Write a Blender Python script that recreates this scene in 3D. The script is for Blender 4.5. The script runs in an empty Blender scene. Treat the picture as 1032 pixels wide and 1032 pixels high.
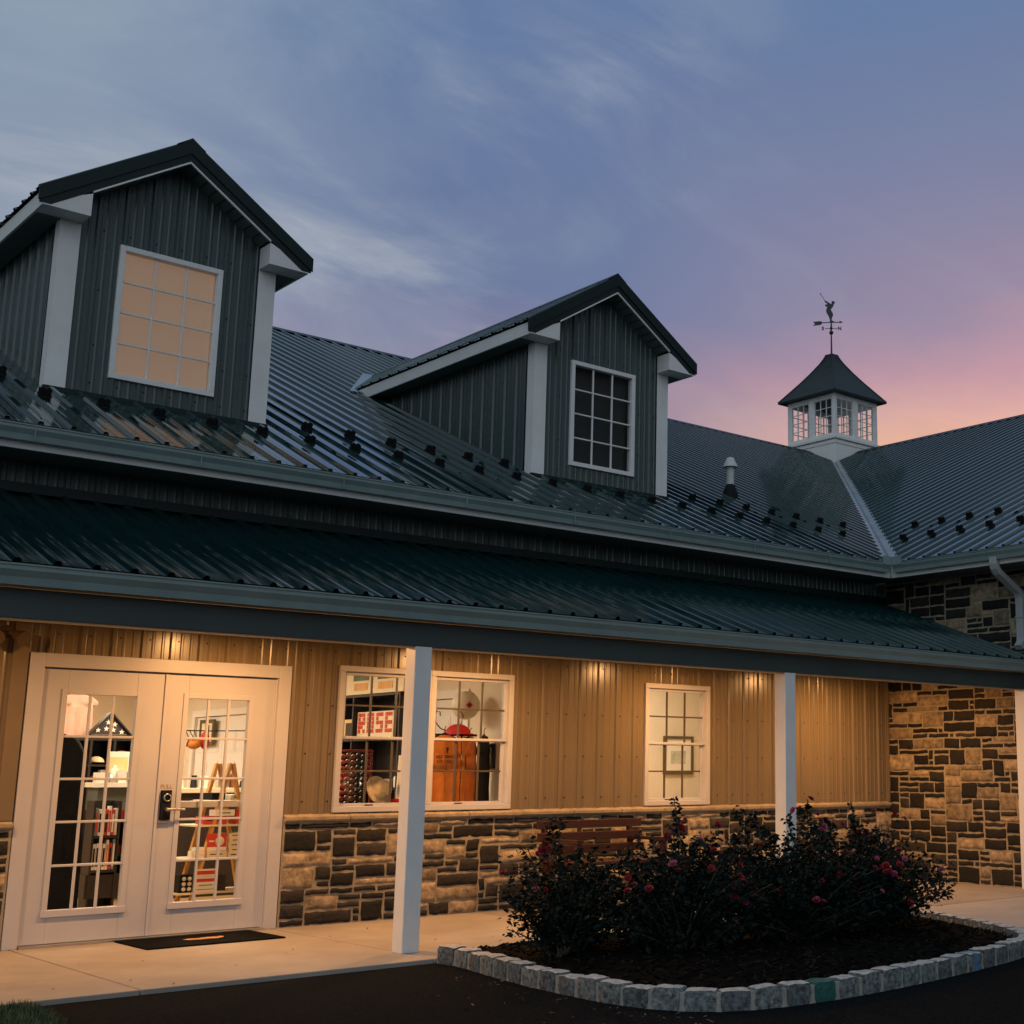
import bpy, bmesh, math, random
from mathutils import Vector, Matrix, noise
random.seed(7)
R = math.radians
sc = bpy.context.scene
col = sc.collection

# ------------------------------------------------------------------ camera
YAW, PIT = -0.7642, 0.1978
CAM = Vector((-3.3354, -11.1264, 1.2638))
fw = Vector((-math.sin(YAW)*math.cos(PIT), math.cos(YAW)*math.cos(PIT), math.sin(PIT)))
rt = Vector((math.cos(YAW), math.sin(YAW), 0)); up = rt.cross(fw)
cd = bpy.data.cameras.new('camera'); cam = bpy.data.objects.new('camera', cd); col.objects.link(cam)
cam.matrix_world = Matrix(((rt.x, up.x, -fw.x, CAM.x), (rt.y, up.y, -fw.y, CAM.y), (rt.z, up.z, -fw.z, CAM.z), (0, 0, 0, 1)))
cd.sensor_width = 36; cd.lens = 1369.72/1032*36
cd.shift_x = (516-749.07)/1032; cd.shift_y = (503.68-516)/1032
cd.clip_start = 0.1; cd.clip_end = 2000
sc.camera = cam

# ------------------------------------------------------------------ world, sun, exposure
SUNAZ = R(30)                                   # sunset direction, angle from +X
w = bpy.data.worlds.new('World'); sc.world = w; w.use_nodes = True
nt = w.node_tree; N = nt.nodes; L = nt.links
for n in list(N): N.remove(n)
def nn(t, **k):
    n = N.new(t)
    for a, b in k.items(): setattr(n, a, b)
    return n
def wmath(op, a, b=None, clamp=False):
    m = nn('ShaderNodeMath', operation=op, use_clamp=clamp)
    for i, v in enumerate((a, b)):
        if v is None: continue
        if isinstance(v, (int, float)): m.inputs[i].default_value = v
        else: L.new(v, m.inputs[i])
    return m.outputs[0]
def wramp(inp, stops):
    r = nn('ShaderNodeValToRGB'); L.new(inp, r.inputs[0])
    e = r.color_ramp.elements
    while len(e) < len(stops): e.new(0.5)
    for q, (p, c) in zip(e, stops):
        q.position = p; q.color = (*c, 1)
    return r.outputs[0]
def wmix(fac, a, b, mode='MIX'):
    m = nn('ShaderNodeMix', data_type='RGBA', blend_type=mode)
    if isinstance(fac, (int, float)): m.inputs[0].default_value = fac
    else: L.new(fac, m.inputs[0])
    for i, v in ((6, a), (7, b)):
        if isinstance(v, tuple): m.inputs[i].default_value = (*v, 1)
        else: L.new(v, m.inputs[i])
    return m.outputs[2]
tc = nn('ShaderNodeTexCoord')
nrm = nn('ShaderNodeVectorMath', operation='NORMALIZE'); L.new(tc.outputs['Generated'], nrm.inputs[0])
sep = nn('ShaderNodeSeparateXYZ'); L.new(nrm.outputs[0], sep.inputs[0])
zz = wmath('MAXIMUM', sep.outputs[2], 0.0)
flat = nn('ShaderNodeVectorMath', operation='MULTIPLY'); L.new(nrm.outputs[0], flat.inputs[0]); flat.inputs[1].default_value = (1, 1, 0)
fn = nn('ShaderNodeVectorMath', operation='NORMALIZE'); L.new(flat.outputs[0], fn.inputs[0])
dt = nn('ShaderNodeVectorMath', operation='DOT_PRODUCT'); L.new(fn.outputs[0], dt.inputs[0])
dt.inputs[1].default_value = (math.cos(SUNAZ), math.sin(SUNAZ), 0)
az = dt.outputs['Value']
# soft streaky clouds on a high flat layer: direction projected on a plane overhead
zp = wmath('ADD', zz, 0.25)
pl_ = nn('ShaderNodeVectorMath', operation='DIVIDE'); L.new(flat.outputs[0], pl_.inputs[0])
cmb = nn('ShaderNodeCombineXYZ')
for i in range(3): L.new(zp, cmb.inputs[i])
L.new(cmb.outputs[0], pl_.inputs[1])
def cloud(scale, rot, stretch, detail, dist, off=(0, 0, 0)):
    mp = nn('ShaderNodeMapping'); L.new(pl_.outputs[0], mp.inputs[0])
    mp.inputs['Rotation'].default_value = (0, 0, rot); mp.inputs['Scale'].default_value = stretch; mp.inputs['Location'].default_value = off
    nz = nn('ShaderNodeTexNoise'); L.new(mp.outputs[0], nz.inputs['Vector'])
    nz.inputs['Scale'].default_value = scale; nz.inputs['Detail'].default_value = detail
    nz.inputs['Roughness'].default_value = 0.58; nz.inputs['Distortion'].default_value = dist
    return nz.outputs['Fac']
c1 = cloud(1.6, .15, (1.0, 1.6, 1), 6, 0.5)
c2 = cloud(2.3, -.18, (1.0, 2.3, 1), 10, 1.1, (3.1, 1.7, 0))
c3 = cloud(2.2, .3, (1.0, 1.5, 1), 8, 0.6, (7.0, 2.2, 0))
zw = wmath('MAXIMUM', wmath('ADD', zz, wmath('MULTIPLY', wmath('SUBTRACT', c1, 0.5), 0.11)), 0.0)
glow = wramp(zw, [(0.0, (.78, .36, .20)), (.215, (.72, .36, .23)), (.255, (.60, .32, .30)), (.290, (.43, .225, .31)),
                  (.34, (.225, .180, .305)), (.42, (.150, .170, .305)), (.52, (.088, .160, .320)), (1.0, (.30, .38, .48))])
away = wramp(zw, [(0.0, (.36, .26, .30)), (.20, (.32, .235, .31)), (.27, (.175, .150, .27)), (.34, (.092, .138, .290)), (.52, (.095, .160, .320)), (1.0, (.42, .50, .58))])
far = wramp(zw, [(0.0, (.34, .30, .36)), (.24, (.31, .31, .40)), (.36, (.25, .295, .39)), (.5, (.245, .32, .41)), (.62, (.20, .28, .37)), (1.0, (.44, .51, .58))])
near = wmath('MULTIPLY', wmath('SUBTRACT', az, 0.925), 1/0.075, True)
base = wmix(near, away, glow)
farf = wmath('MULTIPLY', wmath('SUBTRACT', wmath('ADD', 0.905, wmath('MULTIPLY', wmath('SUBTRACT', c3, 0.5), 0.30)), az), 1/0.16, True)
base = wmix(wmath('MULTIPLY', farf, 0.85), base, far)
west = wramp(zz, [(0.0, (.50, .60, .68)), (.45, (.68, .80, .90)), (1.0, (.58, .68, .76))])
backf = wmath('MULTIPLY', wmath('SUBTRACT', 0.12, az), 1/0.75, True)            # the brighter sky behind the viewer
base = wmix(backf, base, west)
ld = nn('ShaderNodeVectorMath', operation='DOT_PRODUCT'); L.new(fn.outputs[0], ld.inputs[0])
ld.inputs[1].default_value = (math.cos(R(128)), math.sin(R(128)), 0)
dim_left = wmath('MULTIPLY', wmath('SUBTRACT', ld.outputs['Value'], 0.63), 1/0.20, True)      # unseen dark sky added on the left to blacken rib reflections
base = wmix(wmath('MULTIPLY', dim_left, 0.88), base, (.035, .05, .065))
rd = nn('ShaderNodeVectorMath', operation='DOT_PRODUCT'); L.new(fn.outputs[0], rd.inputs[0])
rd.inputs[1].default_value = (math.cos(R(-42)), math.sin(R(-42)), 0)
dim_right = wmath('MULTIPLY', wmath('SUBTRACT', rd.outputs['Value'], 0.66), 1/0.20, True)     # unseen dark sky added on the right, for the wing roof ribs
base = wmix(wmath('MULTIPLY', dim_right, 0.85), base, (.035, .05, .065))
wisp = wmath('MULTIPLY', wmath('SUBTRACT', c2, 0.45), 5.5, True)
wisp = wmath('MULTIPLY', wisp, wmath('MULTIPLY', wmath('SUBTRACT', c3, 0.36), 3.6, True))
wisp = wmath('MULTIPLY', wisp, wmath('ADD', 0.30, wmath('MULTIPLY', farf, 0.85)))
wisp = wmath('MULTIPLY', wisp, wmath('SUBTRACT', 0.80, wmath('MULTIPLY', near, 0.62)))
base = wmix(wisp, base, (.38, .41, .46))
dusk = wmath('MULTIPLY', wmath('SUBTRACT', 0.47, c2), 2.6, True)
base = wmix(wmath('MULTIPLY', dusk, 0.45), base, (.11, .165, .31))
bg = nn('ShaderNodeBackground'); L.new(base, bg.inputs[0]); bg.inputs[1].default_value = 1.0
sky = nn('ShaderNodeTexSky', sky_type='NISHITA'); sky.sun_disc = False
sky.sun_elevation = R(1.0); sky.sun_rotation = math.pi/2 - SUNAZ
bs = nn('ShaderNodeBackground'); L.new(sky.outputs[0], bs.inputs[0]); bs.inputs[1].default_value = 0.05
ad = nn('ShaderNodeAddShader'); L.new(bg.outputs[0], ad.inputs[0]); L.new(bs.outputs[0], ad.inputs[1])
out = nn('ShaderNodeOutputWorld'); L.new(ad.outputs[0], out.inputs[0])
sd = bpy.data.lights.new('sun', 'SUN'); sd.energy = 0.08; sd.angle = R(6); sd.color = (1, .55, .35)
so = bpy.data.objects.new('sun', sd); col.objects.link(so)
so.rotation_euler = Vector((-math.cos(SUNAZ), -math.sin(SUNAZ), -math.tan(R(2)))).to_track_quat('-Z', 'Y').to_euler()
sc.view_settings.view_transform = 'Standard'; sc.view_settings.look = 'None'
sc.view_settings.exposure = 0; sc.view_settings.gamma = 1
sc.render.engine = 'CYCLES'
try:
    sc.cycles.use_denoising = True
    sc.cycles.max_bounces = 8; sc.cycles.transparent_max_bounces = 24
except Exception: pass

# ------------------------------------------------------------------ materials
def mat(name, color, rough=0.5, metal=0.0, spec=0.5, vary=0.0, vscale=6.0, bump=0.0, bscale=40.0, coat=0.0, color2=None, stretch=None, tone=False):
    m = bpy.data.materials.new(name); m.use_nodes = True
    t = m.node_tree; b = t.nodes['Principled BSDF']
    b.inputs['Base Color'].default_value = (*color, 1); b.inputs['Roughness'].default_value = rough
    b.inputs['Metallic'].default_value = metal; b.inputs['Specular IOR Level'].default_value = spec
    b.inputs['Coat Weight'].default_value = coat; b.inputs['Coat Roughness'].default_value = 0.15
    geo = t.nodes.new('ShaderNodeTexCoord'); src = geo.outputs['Object']
    if stretch:
        mp = t.nodes.new('ShaderNodeMapping'); t.links.new(src, mp.inputs[0]); mp.inputs['Scale'].default_value = stretch; src = mp.outputs[0]
    cur = None
    if vary > 0 or color2:
        nz = t.nodes.new('ShaderNodeTexNoise'); t.links.new(src, nz.inputs['Vector'])
        nz.inputs['Scale'].default_value = vscale; nz.inputs['Detail'].default_value = 8; nz.inputs['Roughness'].default_value = .65
        rp = t.nodes.new('ShaderNodeValToRGB'); t.links.new(nz.outputs['Fac'], rp.inputs[0])
        c2 = color2 or tuple(max(0, c*(1-vary)) for c in color)
        c1 = color if color2 else tuple(min(1, c*(1+vary*.6)) for c in color)
        rp.color_ramp.elements[0].position = .32; rp.color_ramp.elements[0].color = (*c2, 1)
        rp.color_ramp.elements[1].position = .68; rp.color_ramp.elements[1].color = (*c1, 1)
        cur = rp.outputs[0]
        rr = t.nodes.new('ShaderNodeMapRange'); t.links.new(nz.outputs['Fac'], rr.inputs[0])
        rr.inputs['To Min'].default_value = max(.05, rough-.05); rr.inputs['To Max'].default_value = min(1, rough+.05)
        t.links.new(rr.outputs[0], b.inputs['Roughness'])
    if tone:
        at = t.nodes.new('ShaderNodeAttribute'); at.attribute_name = 'tone'
        mx = t.nodes.new('ShaderNodeMix'); mx.data_type = 'RGBA'; mx.blend_type = 'MULTIPLY'; mx.inputs[0].default_value = 1
        t.links.new(at.outputs['Color'], mx.inputs[7])
        if cur is None: mx.inputs[6].default_value = (*color, 1)
        else: t.links.new(cur, mx.inputs[6])
        cur = mx.outputs[2]
    if cur is not None: t.links.new(cur, b.inputs['Base Color'])
    if bump > 0:
        nb = t.nodes.new('ShaderNodeTexNoise'); t.links.new(src, nb.inputs['Vector'])
        nb.inputs['Scale'].default_value = bscale; nb.inputs['Detail'].default_value = 6
        bp = t.nodes.new('ShaderNodeBump'); bp.inputs['Strength'].default_value = bump; bp.inputs['Distance'].default_value = .01
        t.links.new(nb.outputs['Fac'], bp.inputs['Height']); t.links.new(bp.outputs[0], b.inputs['Normal'])
    return m
def glass_mat(name, tint=(1, 1, 1), refl=0.06):
    m = bpy.data.materials.new(name); m.use_nodes = True; t = m.node_tree
    for n in list(t.nodes): t.nodes.remove(n)
    o = t.nodes.new('ShaderNodeOutputMaterial'); mx = t.nodes.new('ShaderNodeMixShader')
    tr = t.nodes.new('ShaderNodeBsdfTransparent'); tr.inputs[0].default_value = (*tint, 1)
    gl = t.nodes.new('ShaderNodeBsdfGlossy'); gl.inputs['Roughness'].default_value = .015
    lw = t.nodes.new('ShaderNodeLayerWeight'); lw.inputs[0].default_value = .25
    mr = t.nodes.new('ShaderNodeMapRange'); t.links.new(lw.outputs['Fresnel'], mr.inputs[0])
    mr.inputs['From Min'].default_value = .05; mr.inputs['To Min'].default_value = .004; mr.inputs['To Max'].default_value = refl*3
    t.links.new(mr.outputs[0], mx.inputs[0]); t.links.new(tr.outputs[0], mx.inputs[1]); t.links.new(gl.outputs[0], mx.inputs[2])
    t.links.new(mx.outputs[0], o.inputs[0]); return m
def glow_mat(name, color, strength):
    m = bpy.data.materials.new(name); m.use_nodes = True; b = m.node_tree.nodes['Principled BSDF']
    b.inputs['Base Color'].default_value = (*color, 1); b.inputs['Emission Color'].default_value = (*color, 1)
    b.inputs['Emission Strength'].default_value = strength; return m

ROOF = mat('green_roof_steel', (.004, .022, .024), .10, 0, 1.0, .25, 1.2, coat=.35)
ROOF.node_tree.nodes['Principled BSDF'].inputs['Coat Roughness'].default_value = .05
ROOF.node_tree.nodes['Principled BSDF'].inputs['Specular Tint'].default_value = (.72, 1, .98, 1)
RTRIM = mat('dark_green_trim', (.004, .015, .016), .42, spec=.3, vary=.2, vscale=3)
SIDE_SHADE = mat('shaded_siding', (.052, .076, .074), .27, 0, .5, .08, 1.2, bump=.02, bscale=5)  # darker copy of the taupe siding, dusk shade put into its colour
SIDE = mat('taupe_siding', (.185, .142, .084), .24, 0, .5, .06, 1.2, bump=.02, bscale=5)
WHITE = mat('white_trim', (.72, .72, .72), .42, vary=.07, vscale=3)
DOORW = mat('door_paint', (.47, .465, .49), .38, vary=.05, vscale=2.5)
GUT = mat('gutter_paint', (.19, .26, .26), .33, vary=.12, vscale=5, coat=.2)
SOFF = mat('soffit_vinyl', (.11, .14, .13), .55, vary=.1)
BEAM = mat('beam_wrap', (.045, .062, .062), .38, vary=.15, vscale=2)
CEIL = mat('porch_ceiling', (.42, .36, .28), .55, vary=.08)
MORT = mat('mortar', (.30, .25, .175), .9, vary=.2, vscale=14, bump=.5, bscale=90)
STONE = mat('veneer_stone', (1.0, .97, .92), .85, vary=.75, vscale=14, bump=1.0, bscale=26, tone=True)
CAPM = mat('sill_cap_stone', (.32, .26, .18), .85, vary=.3, vscale=10, bump=.7, bscale=45)
CONC = mat('concrete', (.30, .265, .235), .85, vary=.24, vscale=1.1, bump=.12, bscale=120)
CONC2 = mat('pale_concrete', (.36, .33, .31), .85, vary=.14, vscale=1.5, bump=.12, bscale=120)
ASPH = mat('asphalt', (.019, .021, .022), .95, spec=.02, vscale=75, color2=(.0006, .0008, .0010), bump=1.0, bscale=120)
MULCH = mat('mulch_bark', (.004, .0037, .0034), .98, spec=.05, vary=.6, vscale=30, bump=.8, bscale=60)
GRASS = mat('grass_blade', (.045, .075, .028), .7, vary=.4, vscale=6)
LEAF = mat('rose_leaf', (.004, .011, .009), .6, spec=.12, vary=.5, vscale=11)
CANE = mat('rose_cane', (.035, .035, .02), .7, vary=.3)
RED = mat('red_petal', (.25, .006, .013), .55, vary=.4, vscale=40)
PINK = mat('pink_petal', (.36, .06, .14), .55, vary=.4, vscale=40)
GRAN = mat('kerb_granite', (.15, .175, .18), .9, vary=.9, vscale=34, bump=.9, bscale=55)
GRAN2 = mat('kerb_granite_dark', (.10, .12, .13), .9, vary=.9, vscale=34, bump=.9, bscale=55)
GRAN_SKY = mat('sky_lit_kerb_top', (.44, .44, .43), .9, vary=.4, vscale=26, bump=.7, bscale=60)  # light from the sky put into the colour of the top faces
TEAL = mat('teal_paint_on_stone', (.012, .10, .09), .7, vary=.4, vscale=22, bump=.8, bscale=55)
BLUE = mat('blue_paint_on_stone', (.06, .17, .32), .7, vary=.35, vscale=22)
KMORT = mat('kerb_mortar', (.30, .28, .25), .9, vary=.25, vscale=20, bump=.5, bscale=80)
BENCH = mat('stained_bench_wood', (.034, .0075, .0055), .5, vary=.35, vscale=5, stretch=(1, 8, 8), bump=.15, bscale=30)
BLACK = mat('black_metal', (.012, .012, .013), .45, vary=.2)
BLKP = mat('black_plastic', (.007, .008, .009), .75, spec=.2)
RUB = mat('black_rubber', (.005, .005, .005), .95, spec=.05, vary=.4, vscale=50, bump=.4, bscale=150)
ORNG = mat('orange_print', (.50, .22, .05), .8, vary=.4, vscale=18)
STEEL = mat('brushed_steel', (.55, .53, .50), .3, .9, vary=.1)
VENTW = mat('grey_pipe', (.55, .57, .57), .5, vary=.1)
COPR = mat('cupola_roof_metal', (.010, .022, .024), .55, 0, .25, .35, 3, coat=.1)
WALLI = mat('cream_wall', (.70, .61, .47), .8, vary=.04)
FLOORI = mat('wood_floor', (.42, .26, .12), .4, vary=.35, vscale=3, stretch=(1, 9, 1))
CEILI = mat('white_ceiling', (.75, .72, .66), .85)
DWOOD = mat('dark_wood', (.012, .007, .005), .5, vary=.4, vscale=5)
DCLOTH = mat('dark_cloth', (.004, .004, .005), .9, vary=.4, vscale=7, bump=.3)
PINE = mat('pine_wood', (.62, .33, .08), .5, vary=.25, vscale=5, stretch=(6, 6, 1))
CREAM = mat('cream_paint', (.72, .62, .42), .6, vary=.08)
PAPER = mat('yellow_paper', (.72, .55, .24), .8, vary=.15, vscale=12)
OPAPER = mat('white_card', (.78, .74, .64), .6, vary=.05)
REDP = mat('red_print', (.55, .035, .015), .5, vary=.15)
TERRA = mat('orange_shirt', (.62, .21, .035), .85, vary=.3, vscale=7, bump=.3)
PEACH = mat('peach_shirt', (.78, .46, .34), .85, vary=.12, vscale=6)
REDC = mat('red_cap_cloth', (.50, .010, .010), .75, vary=.25, vscale=9)
STRAW = mat('straw', (.66, .50, .28), .8, vary=.2, vscale=24, bump=.6, bscale=60)
BALLW = mat('ball_white', (.72, .66, .52), .5, vary=.1, bump=.25, bscale=30)
OLIVE = mat('olive_frame', (.10, .075, .03), .5, vary=.15)
MUNT = mat('backlit_grille', (.075, .055, .03), .5)  # bars seen against lit rooms, their backlit darkness put into the colour
GREENP = mat('green_print', (.10, .13, .07), .6, vary=.4, vscale=9)
BROWN = mat('brown_panel', (.028, .016, .010), .6, vary=.3)
BEADR = mat('bead_red', (.25, .02, .012), .35); BEADB = mat('bead_brown', (.22, .075, .03), .35); BEADK = mat('bead_black', (.012, .01, .01), .3)
FLNAVY = mat('flag_navy', (.03, .025, .03), .8, vary=.2); FLSTAR = mat('flag_star', (.75, .68, .55), .8)
PANE = glass_mat('window_glass'); PANED = glass_mat('dormer_glass', (.9, .9, .9), .10)
LAMP = glow_mat('lamp_lens', (1, .72, .42), 6.0)
LAMPI = glow_mat('ceiling_lamp_lens', (1, .86, .66), 4.0)
GLOWB = glow_mat('lit_blind', (.64, .40, .265), .36)
GLOWB.node_tree.nodes['Principled BSDF'].inputs['Base Color'].default_value = (.30, .22, .16, 1)
VALM = mat('valley_metal', (.24, .30, .32), .35, .2, vary=.3, vscale=4, coat=.2)
ATTD = mat('dark_attic_sheet', (.045, .045, .045), .7, vary=.15, vscale=2)  # sheet colour standing for the darkness of the unlit attic

# ------------------------------------------------------------------ mesh helpers
class MB:
    def __init__(s): s.v = []; s.f = []; s.m = []; s.s = []; s.t = []; s.tone = None
    def add(s, vs, fs, m=0, smooth=False):
        k = len(s.v); s.v += [tuple(a) for a in vs]
        for f in fs: s.f.append([k+i for i in f]); s.m.append(m); s.s.append(smooth); s.t.append(s.tone)
    def box(s, x0, x1, y0, y1, z0, z1, m=0, M=None):
        vs = [(x, y, z) for z in (z0, z1) for y in (y0, y1) for x in (x0, x1)]
        if M: vs = [M @ Vector(a) for a in vs]
        s.add(vs, [(0, 2, 3, 1), (4, 5, 7, 6), (0, 1, 5, 4), (2, 6, 7, 3), (0, 4, 6, 2), (1, 3, 7, 5)], m)
    def obox(s, c, ax, sx, ay, sy, az_, sz, m=0):          # oriented box: centre, three axes and half sizes
        c = Vector(c); ax = Vector(ax).normalized()*sx; ay = Vector(ay).normalized()*sy; az_ = Vector(az_).normalized()*sz
        vs = [c+ax*i+ay*j+az_*k for k in (-1, 1) for j in (-1, 1) for i in (-1, 1)]
        s.add(vs, [(0, 2, 3, 1), (4, 5, 7, 6), (0, 1, 5, 4), (2, 6, 7, 3), (0, 4, 6, 2), (1, 3, 7, 5)], m)
    def bar(s, a, b, w_, h, upv=(0, 0, 1), m=0):
        a, b = Vector(a), Vector(b); d = (b-a); l = d.length; d.normalize(); u = Vector(upv)
        sd_ = d.cross(u)
        if sd_.length < 1e-4: sd_ = d.cross(Vector((1, 0, 0)))
        sd_.normalize(); u = sd_.cross(d)
        s.obox((a+b)/2, d, l/2, sd_, w_/2, u, h/2, m)
    def poly(s, pts, m=0): s.add(pts, [tuple(range(len(pts)))], m)
    def prism(s, pts, vec, m=0):                            # a planar outline pushed along vec
        n = len(pts); v = Vector(vec); a = [Vector(p) for p in pts]; b = [p+v for p in a]
        s.add(a+b, [tuple(range(n-1, -1, -1)), tuple(range(n, 2*n))]+[(i, (i+1) % n, n+(i+1) % n, n+i) for i in range(n)], m)
    def tube(s, pts, r, n=8, m=0, cap=True):
        pts = [Vector(p) for p in pts]; rs = r if isinstance(r, (list, tuple)) else [r]*len(pts)
        rings = []; ref = Vector((0, 0, 1))
        for i, p in enumerate(pts):
            d = (pts[min(i+1, len(pts)-1)]-pts[max(i-1, 0)]).normalized()
            if abs(d.dot(ref)) > .95: ref = Vector((1, .1, 0))
            a = d.cross(ref).normalized(); b = d.cross(a)
            rings.append([p+(a*math.cos(2*math.pi*k/n)+b*math.sin(2*math.pi*k/n))*rs[i] for k in range(n)])
        vs = [q for r_ in rings for q in r_]
        fs = [(i*n+k, i*n+(k+1) % n, (i+1)*n+(k+1) % n, (i+1)*n+k) for i in range(len(pts)-1) for k in range(n)]
        s.add(vs, fs, m, True)
        if cap: s.add(rings[0], [tuple(range(n))], m); s.add(rings[-1], [tuple(range(n))], m)
    def lathe(s, prof, c=(0, 0, 0), n=20, m=0):              # prof: (radius, z)
        c = Vector(c)
        vs = [c+Vector((r*math.cos(2*math.pi*k/n), r*math.sin(2*math.pi*k/n), z)) for r, z in prof for k in range(n)]
        s.add(vs, [(i*n+k, i*n+(k+1) % n, (i+1)*n+(k+1) % n, (i+1)*n+k) for i in range(len(prof)-1) for k in range(n)], m, True)
    def ball(s, c, r, n=14, m=0, sq=(1, 1, 1)):
        k = 12; vs = []
        for i in range(k+1):
            th = math.pi*i/k
            for j in range(n):
                ph = 2*math.pi*j/n
                vs.append((c[0]+r*sq[0]*math.sin(th)*math.cos(ph), c[1]+r*sq[1]*math.sin(th)*math.sin(ph), c[2]+r*sq[2]*math.cos(th)))
        s.add(vs, [(i*n+j, (i+1)*n+j, (i+1)*n+(j+1) % n, i*n+(j+1) % n) for i in range(k) for j in range(n)], m, True)
    def build(s, name, mats, parent=None, loc=None, bevel=0, fixn=False):
        me = bpy.data.meshes.new(name); me.from_pydata(s.v, [], s.f)
        ms = mats if isinstance(mats, (list, tuple)) else [mats]
        for q in ms: me.materials.append(q)
        me.polygons.foreach_set('material_index', s.m); me.polygons.foreach_set('use_smooth', s.s)
        if any(t is not None for t in s.t):
            a = me.color_attributes.new('tone', 'FLOAT_COLOR', 'CORNER')
            for p, t in zip(me.polygons, s.t):
                c = (*(t or (1, 1, 1)), 1)
                for li in p.loop_indices: a.data[li].color = c
        if fixn:
            bm = bmesh.new(); bm.from_mesh(me); bmesh.ops.recalc_face_normals(bm, faces=bm.faces); bm.to_mesh(me); bm.free()
        me.update()
        o = bpy.data.objects.new(name, me); col.objects.link(o)
        if loc: o.location = loc
        if parent: o.parent = parent
        if bevel:
            b = o.modifiers.new('bevel', 'BEVEL'); b.width = bevel; b.segments = 2; b.limit_method = 'ANGLE'; b.angle_limit = R(50)
        return o
def tag(o, label=None, cat=None, group=None, kind=None):
    if label: o['label'] = label
    if cat: o['category'] = cat
    if group: o['group'] = group
    if kind: o['kind'] = kind
    return o
def thing(name, label, cat, loc=(0, 0, 0), group=None):
    o = bpy.data.objects.new(name, None); col.objects.link(o); o.location = loc; o.empty_display_size = .2
    return tag(o, label, cat, group)
def part(mb, name, mats, parent, bevel=0, label=None, fixn=False):
    """mesh given in world coordinates, parented to a thing standing at its own base"""
    base = parent
    off = Vector((0, 0, 0))
    while base is not None: off += base.location; base = base.parent
    mb.v = [(a[0]-off.x, a[1]-off.y, a[2]-off.z) for a in mb.v]
    o = mb.build(name, mats, parent, None, bevel, fixn)
    if label: o['label'] = label
    return o
def light(name, kind, loc, energy, color, parent=None, size=.1, rot=(0, 0, 0), spread=None, sizey=None):
    d = bpy.data.lights.new(name, kind); d.energy = energy; d.color = color
    if kind == 'AREA':
        d.shape = 'RECTANGLE' if sizey else 'DISK'; d.size = size
        if sizey: d.size_y = sizey
        if spread: d.spread = spread
    else: d.shadow_soft_size = size
    o = bpy.data.objects.new(name, d); col.objects.link(o); o.rotation_euler = rot
    off = Vector((0, 0, 0)); b = parent
    while b is not None: off += b.location; b = b.parent
    o.location = Vector(loc)-off
    if parent: o.parent = parent
    return o
def text_mesh(body, size, depth=.002, bold=0):
    c = bpy.data.curves.new('lettering', 'FONT'); c.body = body; c.size = size; c.extrude = depth; c.offset = bold; c.align_x = 'CENTER'; c.align_y = 'CENTER'
    o = bpy.data.objects.new('lettering', c); col.objects.link(o)
    bpy.context.view_layer.update()
    me = bpy.data.meshes.new_from_object(o.evaluated_get(bpy.context.evaluated_depsgraph_get()))
    col.objects.unlink(o); bpy.data.objects.remove(o)
    return [v.co.copy() for v in me.vertices], [list(p.vertices) for p in me.polygons]
def add_text(mb, body, size, origin, ux, uy, depth=.002, m=0, bold=0):
    vs, fs = text_mesh(body, size, depth, bold); ux = Vector(ux).normalized(); uy = Vector(uy).normalized(); un = ux.cross(uy); o = Vector(origin)
    mb.add([o+ux*v.x+uy*v.y+un*v.z for v in vs], fs, m)
def ribs(u0, u1, pitch=.2286, h=.020, minor=.005, phase=0.0, extra=()):
    """break points (u, height) of a ribbed steel panel"""
    pts = []
    k0 = int(math.floor((u0-phase)/pitch))-1; k1 = int(math.ceil((u1-phase)/pitch))+1
    for k in range(k0, k1+1):
        c = phase+k*pitch
        pts += [(c-.026, 0), (c-.014, h), (c+.014, h), (c+.026, 0)]
        for q in (1/3, 2/3):
            d = c+pitch*q
            pts += [(d-.015, 0), (d-.005, minor), (d+.005, minor), (d+.015, 0)]
    def hgt(u):
        for (a, ha), (b, hb) in zip(pts, pts[1:]):
            if a <= u <= b: return ha+(hb-ha)*(u-a)/max(1e-9, b-a)
        return 0
    us = [p for p in pts if u0 < p[0] < u1]
    for e in (u0, u1)+tuple(extra):
        if u0 <= e <= u1: us.append((e, hgt(e)))
    us.sort()
    o = [us[0]]
    for p in us[1:]:
        if p[0]-o[-1][0] > 1e-5: o.append(p)
    return o
def sheet(mb, us, org, ud, vd, nd, spans, m=0):
    """ribbed sheet: for each pair of break points, strips over the v spans given by spans(u_mid)->list of (v0func, v1func)"""
    org, ud, vd, nd = map(Vector, (org, ud, vd, nd))
    for (a, ha), (b, hb) in zip(us, us[1:]):
        for v0, v1 in spans((a+b)/2):
            q = []
            a0, a1, b0, b1 = v0(a), v1(a), v0(b), v1(b)
            if a1-a0 < 1e-4 and b1-b0 < 1e-4: continue
            a1 = max(a1, a0); b1 = max(b1, b0)
            mb.add([org+ud*a+vd*a0+nd*ha, org+ud*b+vd*b0+nd*hb, org+ud*b+vd*b1+nd*hb, org+ud*a+vd*a1+nd*ha], [(0, 1, 2, 3)], m)
K = lambda c: (lambda u: c)

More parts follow.
